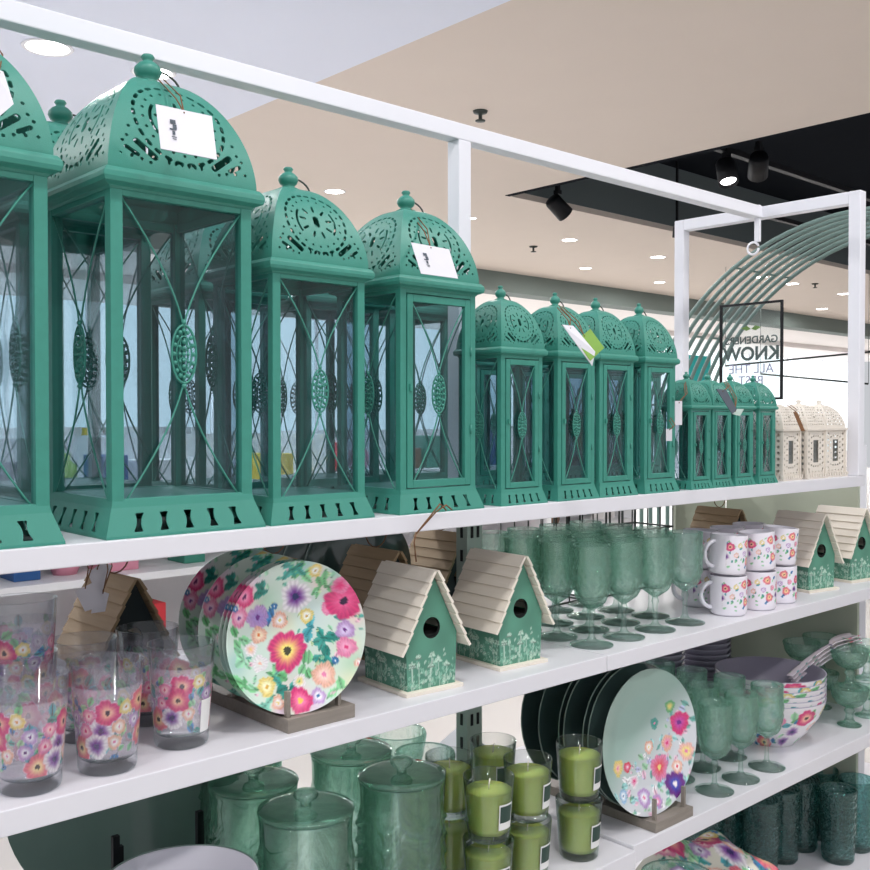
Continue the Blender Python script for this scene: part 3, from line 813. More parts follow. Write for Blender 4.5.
tagpx([(666,429),(672,429),(672,441),(666,441)], [1.79,1.79,1.79,1.79], 'very small white tag low on the rightmost small lantern', Wt(669, 420, 1.80), ink=False)
#@@MORE
# ================================================================ FLORAL TUMBLERS
def grid_faces(nu, nv, wrapu=True):
    f = []
    for j in range(nv-1):
        for i in range(nu if wrapu else nu-1):
            k = (i+1) % nu; f.append((j*nu+i, j*nu+k, (j+1)*nu+k, (j+1)*nu+i))
    return f
def printed_wall(prof, n, colour, thick=0):
    """surface of revolution whose outside carries a print; prof list of (r,z)"""
    th = np.linspace(0, 2*PI, n, endpoint=False)
    R = np.array([p[0] for p in prof]); Z = np.array([p[1] for p in prof])
    T, RR = np.meshgrid(th, R); _, ZZ = np.meshgrid(th, Z)
    P = np.stack([RR*np.cos(T), RR*np.sin(T), ZZ], -1).reshape(-1, 3)
    c = colour(T.ravel(), ZZ.ravel(), RR.ravel())
    b = MB(); b.v = [tuple(p) for p in P]; b.f = grid_faces(n, len(prof)); b.sm = [True]*len(b.f)
    return b, c
def lerp_prof(pts, n):
    pts = np.array(pts); d = np.concatenate([[0], np.cumsum(np.hypot(*np.diff(pts, axis=0).T))])
    q = np.linspace(0, d[-1], n); return list(zip(np.interp(q, d, pts[:, 0]), np.interp(q, d, pts[:, 1])))
def tumbler(seed):
    r = empty('tumbler', (0, 0, 0), 'x', 'tumbler'); h = .131
    o = lerp_prof([(.0345, .016), (.0432, h)], 70)
    b, c = printed_wall(o, 200, lambda T, Z, R: band_print(T/(2*PI)*1.9, Z/h, 1.9, seed, .26, .16, .76, 2.0, .78, (228, 218, 232), .64))
    # coverage only inside the band
    z = np.array([v[2] for v in b.v])/h; c = c.reshape(-1, 4)
    m = (z < .17) | (z > .80); c[m, 3] = 0
    b.build('printed_wall', M['print_glass'], r, col=c)
    g = MB().lathe([(0, 0), (.030, 0), (.033, .002), (.0345, .006), (.0345, .016)], 48).lathe([(0, .016), (.031, .016), (.0335, .019), (.0415, h-.0005), (.0424, h+.0006), (.0432, h)], 48)
    g.build('clear_base_and_lip', M['plastic'], r)
    return r
TP = [Proto(tumbler(s)) for s in (11, 23, 37)]
GT = 'clear plastic tumblers printed with flowers'
for i, (x, y, z, rz, lab) in enumerate((
    (.517, 1.152, 0, .2, 'clear floral tumbler in the middle of the front three, red flowers low on the wall'),
    (.424, 1.150, 0, 1.4, 'clear floral tumbler nearest the left edge of the shelf'),
    (.628, 1.176, 0, 2.2, 'clear floral tumbler with a white barcode label, right of the front three'),
    (.455, 1.262, 0, 3.1, 'lower floral tumbler of the nested stack at the left edge'),
    (.455, 1.262, .0665, 4.0, 'upper floral tumbler of the nested stack, tallest rim of all'),
    (.545, 1.285, 0, 5.2, 'floral tumbler in the second row behind the middle front one'),
    (.640, 1.295, 0, .9, 'floral tumbler in the second row behind the one with the label'),
    (.50, 1.40, 0, 2.8, 'floral tumbler in the third row behind the nested stack'),
    (.38, 1.30, .0, 1.1, 'floral tumbler in the second row at the very left'))):
    TP[i % 3].put((x, y, S2+z), rz, lab, GT)
# barcode label on the right tumbler
lb = MB(); n = 8
a0 = math.radians(-78)
vs = []
for k in range(n+1):
    a = a0+k*.068
    for zz, rr in ((.020, .0352), (.062, .0389)): vs.append((rr*math.cos(a), rr*math.sin(a), zz))
lb.add(vs, [(2*k, 2*k+2, 2*k+3, 2*k+1) for k in range(n)], True)
for o in COL.objects:
    if o.get('label', '').startswith('clear floral tumbler with a white'):
        l_ = lb.build('barcode_label', M['label_white'], o, rot=(0, 0, -2.2))

# ================================================================ PLATES
def disc_plate(R, paint_fn, depth=.014, N=110, well=.62):
    """standing plate facing -Y, print on its front"""
    rr = np.linspace(0, 1, N//2); th = np.linspace(0, 2*PI, N*2, endpoint=False)
    T, Q = np.meshgrid(th, rr)
    x = Q*np.cos(T); z = Q*np.sin(T)
    y = np.where(Q < well, 0, -depth*((Q-well)/(1-well))**1.3)
    P = np.stack([x*R, y, z*R], -1).reshape(-1, 3); c = paint_fn(x.ravel(), z.ravel()).reshape(-1, 4)
    b = MB(); b.v = [tuple(p) for p in P]
    b.f = [tuple(reversed(f)) for f in grid_faces(N*2, N//2)]; b.sm = [True]*len(b.f)
    return b, c
def plate_back(R, depth=.014, well=.62, n=64):
    b = MB(); prof = [(0, .0035), (well*R, .0035), (R*.98, -depth+.0035), (R, -depth+.0012), (R, -depth)]
    vs = []; rows = []
    b2 = MB().lathe([(r, y) for r, y in prof], n)
    b.add([(x, z, y) for x, y, z in b2.v], b2.f, True)
    return b
def plate_obj(R, fn, label, cat, mat=None, group=None, name='floral_plate'):
    r = empty(name, (0, 0, 0), label, cat, 0, group)
    b, c = disc_plate(R, fn); b.build('printed_face', M['print'], r, col=c)
    plate_back(R).build('plate_body', mat or M['mid_plate'], r)
    return r
def rack(x0, x1, y0, y1, z, slots, prongx, label, h=.035, mat='stand'):
    r = empty('plate_rack', ((x0+x1)/2, (y0+y1)/2, z), label, 'plate rack')
    cx, cy = (x0+x1)/2, (y0+y1)/2
    MB().box(x0-cx, x1-cx, y0-cy, y1-cy, 0, .019).build('base', M[mat], r, bevel=.001)
    for s in slots:
        for px in prongx: MB().box(px-cx-.0028, px-cx+.0028, s-cy-.004, s-cy+.004, .017, .019+h).build('prong', M[mat], r, bevel=.0005)
    return r
R1 = .1035
pl = plate_obj(R1, plate_print, 'x', 'plate', M['mid_plate'])
p1 = Proto(pl); zc = S2+.0195+R1*.985
tilt = math.radians(-5)
def pput(p, x, y, z, lab, grp, rz=0, t=tilt): return p.put((x, y, z), 0, lab, grp, rot=Euler((t, 0, math.radians(rz))))
GP = 'melamine plates printed with flowers'
pput(p1, .783, 1.145, zc, 'mint plate with bright pink and red flowers, frontmost in the second-shelf rack', GP, -10)
pput(p1, .783, 1.155, zc, 'floral plate nested directly behind the bright front plate, second of its stack', GP, -10)
pput(p1, .783, 1.165, zc, 'floral plate third of the front stack, only its rim showing', GP, -10)
pput(p1, .790, 1.235, zc, 'shaded floral plate in the middle slot of the rack on the second shelf', GP, -8)
pput(p1, .798, 1.305, zc, 'dark shaded floral plate in the rearmost slot, its edge beside the label tumbler', GP, -8)
rack(.750, .863, 1.112, 1.345, S2, (1.124, 1.186, 1.258, 1.33), (.757, .842), 'grey wooden plate rack under the bright floral plates on the second shelf')

R2 = .139
p2 = Proto(plate_obj(R2, dinner_print, 'x', 'plate', M['mid_plate']))
z2 = S3+.0195+R2*.99
pput(p2, 1.612, 1.155, z2, 'large pale grey-green plate with floral spray standing frontmost on the third shelf', GP, -4)
def plain_plate():
    r = empty('dinner_plate', (0, 0, 0), 'x', 'plate')
    plate_back(R2).build('plate_body', M['dark_plate'], r)
    b2 = MB().lathe([(0, 0), (.62*R2, 0), (R2, -.014)], 64); b = MB().add([(x, z, y) for x, y, z in b2.v], [tuple(reversed(f)) for f in b2.f], True)
    f = b.build('plate_face', M['dark_plate'], r)
    MB().tube([(R2*math.cos(a), -.0142, R2*math.sin(a)) for a in np.linspace(0, 2*PI, 64, endpoint=False)], .0016, 5, True).build('rim', M['mid_plate'], r)
    return r
p3 = Proto(plain_plate())
for i, (y, lab) in enumerate(((1.20, 'dark plate right behind the large floral plate on the third shelf'), (1.215, 'dark plate, second behind the large floral plate'), (1.265, 'dark plate in the middle slot of the long rack'),
                              (1.28, 'dark plate paired behind the middle one in the long rack'), (1.335, 'dark plate second from the back of the long rack'), (1.385, 'dark navy plate standing last in the long rack'))):
    pput(p3, 1.63+.003*i, y, z2, lab, 'dark plates standing in the long rack', -6)
rack(1.575, 1.700, 1.105, 1.42, S3, (1.118, 1.175, 1.24, 1.31, 1.41), (1.588, 1.685), 'grey wooden plate rack under the large floral plate on the third shelf', .04)
# big platter at the left of the third shelf
def platter():
    r = empty('serving_platter', (.73, 1.53, S3-.006+.205), 'huge dark grey-green platter standing upright at the left end of the third shelf', 'platter', 0, None, Euler((math.radians(-6), 0, math.radians(-12))))
    R = .2
    b = plate_back(R, .02); b.build('platter_body', M['mid_plate'], r)
    b2 = MB().lathe([(0, 0), (.7*R, 0), (R, -.02)], 64); MB().add([(x, z, y) for x, y, z in b2.v], [tuple(reversed(f)) for f in b2.f], True).build('platter_face', M['mid_plate'], r)
    rr = empty('platter_stand', (.70, 1.40, S3-.006), 'black wire stand with upright prongs in front of the huge dark platter', 'plate stand')
    m = MB().box(-.09, .12, -.04, .12, 0, .014)
    m.build('base', M['black'], rr)
    for x, y, h in ((-.075, -.032, .19), (-.045, .02, .15), (.06, -.032, .19), (.09, .02, .15)):
        MB().box(x-.005, x+.005, y-.004, y+.004, .014, h).build('prong', M['black'], rr)
platter()
# grey discs standing behind the middle of the second shelf (backs of plates)
for i, (x, y, lab) in enumerate(((1.215, 1.545, 'grey plate seen from behind on the far side of the second shelf, foremost'), (1.18, 1.57, 'grey plate seen from behind, middle of the three far ones'), (1.145, 1.595, 'grey plate seen from behind, last of the three far ones'))):
    g = pput(p3, x, y, S2+R2*.87, lab, 'plates standing on the far side of the second shelf', 170, math.radians(0)); g.scale = (.86, .86, .86)

# ================================================================ BIRDHOUSES
def bird_print(x, z, seed):
    rng = np.random.default_rng(seed)
    base = np.array((88, 146, 124))/255.
    C = np.ones(x.shape+(3,))*base; A = np.ones(x.shape)
    v = .97+.05*np.sin(x*90)*np.sin(z*70); C *= v[..., None]
    pale = (178, 204, 188)
    x0, x1 = x.min(), x.max()
    for k in range(95):
        cx = rng.uniform(x0, x1); cz = abs(rng.normal(0, .020)); 
        if cz > .058: continue
        leafed(C, A, x, z, cx, cz, rng.uniform(.006, .013), rng.uniform(.3, 2.8), pale if k % 3 == 0 else (128, 178, 156), .35)
    for k in range(7):
        cx = rng.uniform(x0+.006, x1-.006); h = rng.uniform(.028, .05); lean = rng.uniform(-.006, .006)
        d = capsule(x, z, cx, 0, cx+lean, h, .0006); C[d < 0] = np.array(pale)/255.
        for q in range(7):
            a = q/6*PI; leafed(C, A, x, z, cx+lean, h, rng.uniform(.006, .010), a, pale, .28)
    return to_lin(C, A)
def birdhouse(tan=False):
    r = empty('birdhouse', (0, 0, 0), 'x', 'birdhouse')
    w, d, he, ha = .050, .056, .086, .186      # half width, half depth, eave height, apex
    hz, hr = .098, .0165
    def wallgrid(kind, sgn):
        if kind == 'gable':
            def pos(u, v):
                z = .006+v*(ha-.006); hw = np.where(z < he, w*(.93+.07*z/he), w*np.clip((ha-z)/(ha-he), 0, 1))
                x = (u*2-1)*hw; return np.stack([x*sgn, np.full_like(x, -d*sgn), z], 1)
            def field(u, v):
                if sgn < 0: return np.ones_like(u)
                z = .006+v*(ha-.006); hw = np.where(z < he, w*(.93+.07*z/he), w*np.clip((ha-z)/(ha-he), 0, 1))
                return np.hypot((u*2-1)*hw, z-hz)-hr
            P, F, _ = clip_grid(70, 110, pos, field); xs = P[:, 0]*sgn
        else:
            def pos(u, v):
                z = .006+v*(he-.006); y = (u*2-1)*d
                hw = w*(.93+.07*z/he); return np.stack([hw*sgn, y*sgn, z], 1)
            P, F, _ = clip_grid(80, 60, pos, lambda u, v: np.ones_like(u)); xs = P[:, 1]*sgn
        return P, F, bird_print(xs, P[:, 2]-.006, 5+(kind == 'gable')*3+sgn)
    b = MB(); cols = []
    for kind in ('gable', 'side'):
        for sgn in (1, -1):
            P, F, c = wallgrid(kind, sgn); b.add(P, F); cols.append(c)
    me = b.mesh('body', M['birdbody'], np.concatenate(cols))
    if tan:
        me.materials.clear(); me.materials.append(M['shaded_gable'])  # body darkened in its paint for the shade on these gables
    link_mesh('body', me, r)
    # wall depth at the entrance, and a near-black core painting the shade inside
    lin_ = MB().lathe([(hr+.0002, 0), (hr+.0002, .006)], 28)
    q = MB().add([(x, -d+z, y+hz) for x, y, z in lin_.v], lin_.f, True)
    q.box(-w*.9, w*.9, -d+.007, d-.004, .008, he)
    q.build('entrance_shade', M['dark_in'], r)
    # two roof slopes of lapped planks
    L = math.hypot(w, ha-he); nx, nz = (ha-he)/L, w/L       # outward normal of right slope
    for s in (1, -1):
        m = MB(); npl = 7; ov = .026; tot = L+ov; st = tot/npl
        for k in range(npl):
            a0 = k*st; a1 = a0+st*1.04; y0, y1 = -d-.014, d+.014
            vs = []
            for a, t0, t1 in ((a0, .0008, .0050), (a1, .0030, .0078)):
                X = s*(a*w/L); Z = ha-a*(ha-he)/L
                for y in (y0, y1):
                    vs.append((X+s*nx*t0, y, Z+nz*t0)); vs.append((X+s*nx*t1, y, Z+nz*t1))
            f = [(0,1,3,2),(4,6,7,5),(0,4,5,1),(2,3,7,6),(1,5,7,3),(0,2,6,4)]
            if s < 0: f = [tuple(reversed(x)) for x in f]
            m.add(vs, f)
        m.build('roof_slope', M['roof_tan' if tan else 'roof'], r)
    MB().box(-w-.006, w+.006, -d-.010, d+.010, 0, .006).build('floor_plank', M['roof_tan' if tan else 'roof'], r, bevel=.0006)
    if tan:
        MB().tube([(.012*math.sin(a)*2, 0, ha+.003+.03*(1-math.cos(a))) for a in np.linspace(0, 2*PI, 16, endpoint=False)], .0012, 5, True).build('twine_loop', M['string'], r)
    return r
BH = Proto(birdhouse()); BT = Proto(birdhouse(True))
GB = 'green painted birdhouses with cream plank roofs'
for x, y, rz, lab in ((1.038, 1.196, -4, 'green birdhouse with cream plank roof right beside the bright floral plate'),
                      (1.255, 1.210, -4, 'green birdhouse with cream plank roof between its twin and the green goblets'),
                      (2.345, 1.215, -11, 'green birdhouse with cream plank roof next to the floral mugs'),
                      (2.560, 1.215, -9, 'green birdhouse cut off by the right edge of the picture')):
    BH.put((x, y, S2), math.radians(rz), lab, GB)
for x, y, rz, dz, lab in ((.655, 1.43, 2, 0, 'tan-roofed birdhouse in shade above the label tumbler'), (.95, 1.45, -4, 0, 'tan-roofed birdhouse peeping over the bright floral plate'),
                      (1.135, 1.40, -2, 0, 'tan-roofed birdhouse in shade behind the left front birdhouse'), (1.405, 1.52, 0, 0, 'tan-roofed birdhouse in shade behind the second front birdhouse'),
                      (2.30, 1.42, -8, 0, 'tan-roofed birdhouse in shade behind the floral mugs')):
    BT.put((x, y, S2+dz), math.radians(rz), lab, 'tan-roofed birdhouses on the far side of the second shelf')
# loose twine hanging over the edge of the top shelf
b = MB()
k0 = WY(416, 541, 1.30)
for (px, py, yy), (qx, qy, qy2) in (((452, 497, 1.075), (430, 519, 1.07)),):
    a = WY(452, 500, 1.085); a.z = S1+.004
    m1 = WY(436, 512, 1.083); e1 = WY(416, 534, 1.088)
    b.tube([a, WY(446, 505, 1.083), m1, e1], .0012, 5).tube([a+Vector((-.012, 0, 0)), WY(440, 504, 1.082), WY(424, 524, 1.083), e1], .0012, 5)
    b.tube([e1, WY(414, 542, 1.09), WY(416, 562, 1.10)], .0011, 5)
o = b.build('twine_loop', M['string']); meta(o, 'thin jute twine hanging over the edge of the top shelf above the left birdhouse', 'twine')
# white paper tags at the far left
for i, (px, yy, lab) in enumerate(((((87,573),(103,562),(112,566),(98,602)), 1.33, 'crumpled white paper tag hanging left of the tan birdhouse, highest of three'), (((74,592),(92,583),(104,606),(84,612)), 1.315, 'white paper tag, lowest and leftmost of three by the tan birdhouse'),
                               (((96,590),(108,594),(104,612),(90,614)), 1.322, 'white paper tag overlapping the lowest tag by the tan birdhouse'))):
    P = [WY(x, y, yy) for x, y in px]; top = Vector((P[0].x+.01, yy, S1-.026))
    g = tag(P, lab, top, 'tag', False); g['group'] = 'paper tags on twine at the far side'

# ================================================================ GOBLETS
def emb(th, r, z, row, amp=.0019, k=7, zf=125):
    a = math.sin(k*th+math.sin(z*zf)*1.6)*math.cos(z*zf*1.7+2*math.sin(k*th))
    return amp*(abs(a)**.7)*(1 if a > 0 else -.6)
def goblet():
    r = empty('goblet', (0, 0, 0), 'x', 'goblet')
    outer = lerp_prof([(.0052, .066), (.011, .070), (.024, .080), (.031, .094), (.0345, .112), (.0355, .135), (.0352, .160), (.0358, .187)], 64)
    def dsp(th, R, z, row):
        if z < .074 or z > .168: return 0
        f = min(1, (z-.074)/.012, (.168-z)/.01); return f*emb(th, R, z, row)
    g = MB().lathe(outer+[(.0350, .1882), (.0340, .187)]+lerp_prof([(.0335, .160), (.0330, .135), (.0318, .112), (.028, .096), (.020, .085), (0, .080)], 16), 100, disp=lambda th, R, z, row: dsp(th, R, z, row) if row < 64 else 0)
    g.build('bowl', M['goblet'], r)
    MB().lathe([(0, 0), (.039, 0), (.0405, .0012), (.040, .0026), (.022, .006), (.009, .011), (.0055, .018), (.0045, .032), (.0048, .050), (.0075, .058), (.0052, .0655), (0, .0655)], 40).build('stem_and_foot', M['foot_glass'], r)
    return r
GO = Proto(goblet())
GG = 'green moulded goblets on the second shelf'
cols_ = [(1.462, 'first column from the birdhouse'), (1.560, 'second column from the birdhouse'), (1.662, 'third column from the birdhouse'), (1.766, 'column nearest the mugs')]
rows_ = [(1.170, 'front row'), (1.258, 'second row'), (1.346, 'third row'), (1.434, 'fourth row')]
for j, (y, rn) in enumerate(rows_):
    for i, (x, cn) in enumerate(cols_):
        GO.put((x+(.004 if j % 2 else 0), y, S2), i+j*.7, 'green moulded goblet on the second shelf, %s, %s' % (rn, cn), GG)
cols_ = [(1.848, 'nearest the large floral plate'), (1.952, 'in the middle column'), (2.062, 'nearest the floral bowls')]
for j, (y, rn) in enumerate([(1.150, 'front row'), (1.245, 'second row'), (1.338, 'third row'), (1.428, 'fourth row')]):
    for i, (x, cn) in enumerate(cols_):
        GO.put((x-(.0 if j < 2 else .012), y, S3), i*1.3+j*.7, 'green moulded goblet on the third shelf, %s, %s' % (rn, cn), 'green moulded goblets on the third shelf')

# ================================================================ MUGS
def mug():
    r = empty('floral_mug', (0, 0, 0), 'x', 'mug'); R, h = .039, .084
    o = lerp_prof([(.034, 0), (.0375, .003), (R, .012), (R, h-.001)], 50)
    b, c = printed_wall(o, 130, lambda T, Z, Rr: band_print(T/(2*PI)*2.9, Z/h, 2.9, 41, 1, .12, .92, 1.1, .75, (236, 232, 240), .7))
    c = c.reshape(-1, 4); T = np.arctan2([v[1] for v in b.v], [v[0] for v in b.v])
    m = np.abs(((T-math.radians(180)+PI) % (2*PI))-PI) < .75      # no flowers round the handle
    c[m, :3] = lin((236, 232, 240)); c[:, 3] = 1
    b.build('printed_wall', M['print'], r, col=c)
    MB().lathe([(0, 0), (.034, 0)], 40).lathe([(R, h-.001), (R-.001, h), (R-.0028, h-.001), (R-.003, .010), (0, .006)], 40).build('inside', M['porcelain'], r)
    pts = [(-R+.002-.026*math.sin(a), 0, h*.5+.027*math.cos(a)) for a in np.linspace(0, PI, 14)]
    MB().tube(pts, .0048, 8).build('handle', M['porcelain'], r)
    return r
MG = Proto(mug())
for x, y, z, rz, tl, lab in ((1.915, 1.160, 0, -32, 0, 'white floral mug at the bottom of the stack nearest the goblets'), (1.912, 1.162, .0845, -18, 4, 'white floral mug tilted on top of the stack nearest the goblets'),
                         (2.020, 1.150, 0, -60, 0, 'white floral mug, lower one of the middle front stack'), (2.022, 1.152, .0845, -40, -3, 'white floral mug, upper one of the middle front stack'),
                         (2.130, 1.160, 0, -75, 0, 'white floral mug, lower one beside the right birdhouse'), (2.128, 1.162, .0845, -50, 5, 'white floral mug, upper one beside the right birdhouse'),
                         (1.955, 1.258, 0, -30, 0, 'white floral mug in the second row behind the goblets, lower'), (1.955, 1.258, .0845, -25, 2, 'white floral mug in the second row behind the goblets, upper'),
                         (2.065, 1.255, 0, -50, 0, 'white floral mug in the second row, middle, lower'), (2.065, 1.255, .0845, -45, 0, 'white floral mug in the second row, middle, upper'),
                         (2.175, 1.262, 0, -70, 0, 'white floral mug in the second row, right, lower'), (2.175, 1.262, .0845, -35, 0, 'white floral mug in the second row, right, upper')):
    MG.put((x, y, S2+z+.0006+abs(math.sin(math.radians(tl)))*.036), 0, lab, 'white floral mugs stacked in twos', rot=Euler((0, math.radians(tl), math.radians(rz))))

# dark wire crates behind the goblets
def cage():
    r = empty('wire_basket', (0, 0, 0), 'x', 'wire basket'); w, d, h = .075, .06, .215
    m = MB()
    for z in (.002, h*.35, h*.68, h): m.tube([(-w,-d,z),(w,-d,z),(w,d,z),(-w,d,z)], .0024, 5, True)
    m.build('hoop_wires', M['wire'], r)
    m = MB()
    for k in range(4):
        x = -w+2*w*k/3
        for s in (-1, 1): m.tube([(x, s*d, 0), (x, s*d, h)], .0016, 4)
    for k in range(1, 3):
        y = -d+2*d*k/3
        for s in (-1, 1): m.tube([(s*w, y, 0), (s*w, y, h)], .0016, 4)
    m.build('upright_wires', M['wire'], r)
    MB().box(-w-.006, w+.006, -d-.006, d+.006, h, h+.018).build('lid', M['dark_plate'], r, bevel=.002)
    return r
CGE = Proto(cage())
for x, y, rz, lab in ((1.73, 1.53, 4, 'dark wire basket with lid behind the goblets, left of three'), (1.91, 1.525, 0, 'dark wire basket with lid behind the goblets, middle of three'), (2.085, 1.53, -3, 'dark wire basket with lid behind the mugs, right of three')):
    CGE.put((x, y, S2), math.radians(rz), lab, 'dark wire baskets on the far side of the second shelf')

# ================================================================ JARS
def jar():
    r = empty('glass_jar', (0, 0, 0), 'x', 'glass jar'); R, h = .065, .236
    def dsp(th, rr, z, row):
        if z < .012 or z > .195: return 0
        k = 2*PI/6; t = ((th+k/2) % k-k/2)*R; a = abs(t)
        f = min(1, (z-.012)/.02, (.195-z)/.02)
        # plume: ribs curling out from a centre stem
        q = math.sin((z-a*a*38)*230-a*60); s = math.exp(-(t/.0035)**2)
        return f*(.0042*max(0, q)**1.5*math.exp(-(a/.028)**4)+.004*s)
    out = lerp_prof([(.054, 0), (.060, .004), (.0625, .012), (.064, .06), (R, .13), (R, .20), (.0655, .222), (.067, h-.002)], 90)
    g = MB().lathe([(0, .002)]+out+[(.0665, h+.001), (.064, h+.001), (.0615, h-.003)]+[(.0605, .20), (.0600, .10), (.057, .016), (.045, .010), (0, .010)], 110, disp=lambda th, rr, z, row: dsp(th, rr, z, row) if 1 <= row <= 90 else 0)
    g.build('jar_wall', M['jar'], r)
    l = MB().lathe([(0, h-.002), (.050, h-.002), (.060, h+.0015), (.067, h+.0018), (.0685, h+.004), (.067, h+.0065), (.055, h+.0075), (0, h+.009)], 64)
    lo = l.build('lid', M['jar'], r)
    MB().lathe([(0, .0095), (.008, .0095), (.0075, .015), (.015, .019), (.018, .024), (.0165, .029), (.009, .032), (0, .0325)], 28, (0, 0, h)).build('knob', M['jar'], lo)
    return r
JP = Proto(jar())
GJ = 'green embossed glass jars with knobbed lids'
for x, y, rz, lab in ((.812, 1.160, .2, 'green embossed glass jar with lid, frontmost just right of the white bowl'), (.815, 1.302, .9, 'green embossed glass jar with lid, set back behind the white bowl'),
                      (1.000, 1.172, .5, 'green embossed glass jar with lid beside the green candles'), (1.01, 1.312, .1, 'green embossed glass jar in the second row behind the candle-side jar')):
    JP.put((x, y, S3-.006), rz, lab, GJ)
dup(JP.r, (.88, 1.44, S3-.006), .7, 'green embossed glass jar in front of the huge platter, furthest back', GJ)
# ribbed sundae coupes
def coupe(rb, h, name='glass_coupe'):
    r = empty(name, (0, 0, 0), 'x', 'glass bowl')
    d = lambda th, rr, z, row: .0016*math.cos(24*th)*(1 if 0 < row < 14 and z > h*.45 else 0)
    MB().lathe([(0, h*.46)]+lerp_prof([(.008, h*.46), (rb*.6, h*.55), (rb*.88, h*.72), (rb, h*.97)], 13)+[(rb*.985, h), (rb*.95, h*.98), (rb*.83, h*.74), (rb*.5, h*.6), (0, h*.56)], 72, disp=d).build('ribbed_bowl', M['goblet'], r)
    MB().lathe([(0, 0), (rb*.62, 0), (rb*.64, .003), (rb*.3, .009), (.010, .018), (.009, h*.3), (.014, h*.38), (.009, h*.455), (0, h*.455)], 36).build('foot', M['goblet'], r)
    return r
CP = Proto(coupe(.056, .175))
for x, y, z, lab in ((1.115, 1.40, 0, 'green ribbed glass coupe behind the candle-side jar, left'), (1.227, 1.372, 0, 'green ribbed glass coupe behind the candles, middle'),
                  (1.15, 1.52, 0, 'green ribbed glass coupe furthest back behind the jars'), (1.27, 1.50, 0, 'green ribbed glass coupe furthest back by the slotted upright')):
    CP.put((x, y, S3-.006+z), 0, lab, 'green ribbed coupes on the third shelf')
# white deep bowl at the bottom left
b = MB().lathe([(0, 0), (.055, 0), (.075, .02), (.097, .10), (.102, .187), (.1005, .190), (.098, .187), (.092, .10), (.07, .03), (0, .02)], 64)
e = empty('white_bowl', (.632, 1.186, S3-.006), 'deep white bowl in front of the jars at the bottom left', 'bowl')
b.build('bowl_wall', M['porcelain'], e)
MB().tube([(.1005*math.cos(a), .1005*math.sin(a), .1895) for a in np.linspace(0, 2*PI, 64, endpoint=False)], .0012, 5, True).build('rim', M['mid_plate'], e)
b = MB().lathe([(.054, 0), (.060, .01), (.062, .16), (.066, .19), (.064, .192), (.058, .16), (.054, .012), (0, .012)], 40)
o = b.build('glass_vase', M['jar'], loc=(.40, 1.20, S3-.006)); meta(o, 'dark green glass vase at the very left edge of the third shelf', 'vase')
# small white box with pyramid lid
e = empty('pyramid_box', (1.415, 1.47, S3-.006), 'white box with a pyramid lid by the slotted upright on the third shelf', 'box')
MB().box(-.045, .045, -.045, .045, 0, .10).build('box', M['white'], e, bevel=.001)
MB().add([(-.052,-.052,.10),(.052,-.052,.10),(.052,.052,.10),(-.052,.052,.10),(0,0,.165)], [(3,2,1,0),(0,1,4),(1,2,4),(2,3,4),(3,0,4)]).build('lid', M['white'], e)

# ================================================================ CANDLES
def candle():
    r = empty('green_candle', (0, 0, 0), 'x', 'candle'); h = .103
    MB().lathe([(0, 0), (.0325, 0), (.035, .003), (.036, .014), (.0365, .02), (.0425, h-.001), (.042, h), (.0405, h-.001), (.035, .022), (.033, .013), (0, .012)], 48).build('glass', M['candle_glass'], r)
    MB().lathe([(0, .0125), (.0325, .0135), (.0345, .0225), (.0388, .079), (.037, .0805), (.012, .079), (0, .079)], 48).build('wax', M['wax'], r)
    MB().tube([(0, 0, .078), (.001, 0, .088), (.003, 0, .096)], .0012, 5).build('wick', M['wick'], r)
    def patch(a0, a1, z0, z1, off=.0006):
        m = MB(); vs = []; n = 8
        for k in range(n+1):
            a = a0+(a1-a0)*k/n
            for z in (z0, z1):
                rr = .0365+(z-.02)/(h-.021)*.006+off; vs.append((rr*math.cos(a), rr*math.sin(a), z))
        return m.add(vs, [(2*k, 2*k+2, 2*k+3, 2*k+1) for k in range(n)], True)
    a = math.radians(-116)
    lb = patch(a-.02, a+.72, .024, .066).build('label', M['label_white'], r)
    patch(a+.03, a+.67, .036, .063, .0009).build('label_print', M['label_dark'], lb)
    return r
CN = Proto(candle())
GC = 'green candles in glass cups, stacked in twos'
ZL = S3-.006
for x, y, rz, w in ((1.165, 1.146, 0, 'the front stack nearest the jars'), (1.275, 1.160, .25, 'the middle front stack'), (1.408, 1.155, .2, 'the front stack nearest the large floral plate'),
                 (1.185, 1.262, .5, 'the second-row stack behind the jar-side candles'), (1.300, 1.268, -.3, 'the second-row stack behind the middle candles'), (1.095, 1.235, .1, 'the stack half hidden behind the jar')):
    CN.put((x, y, ZL), rz, 'green candle in glass, lower one of '+w, GC)
    CN.put((x+.001, y, ZL+.1035), rz+.12, 'green candle in glass, upper one of '+w, GC)

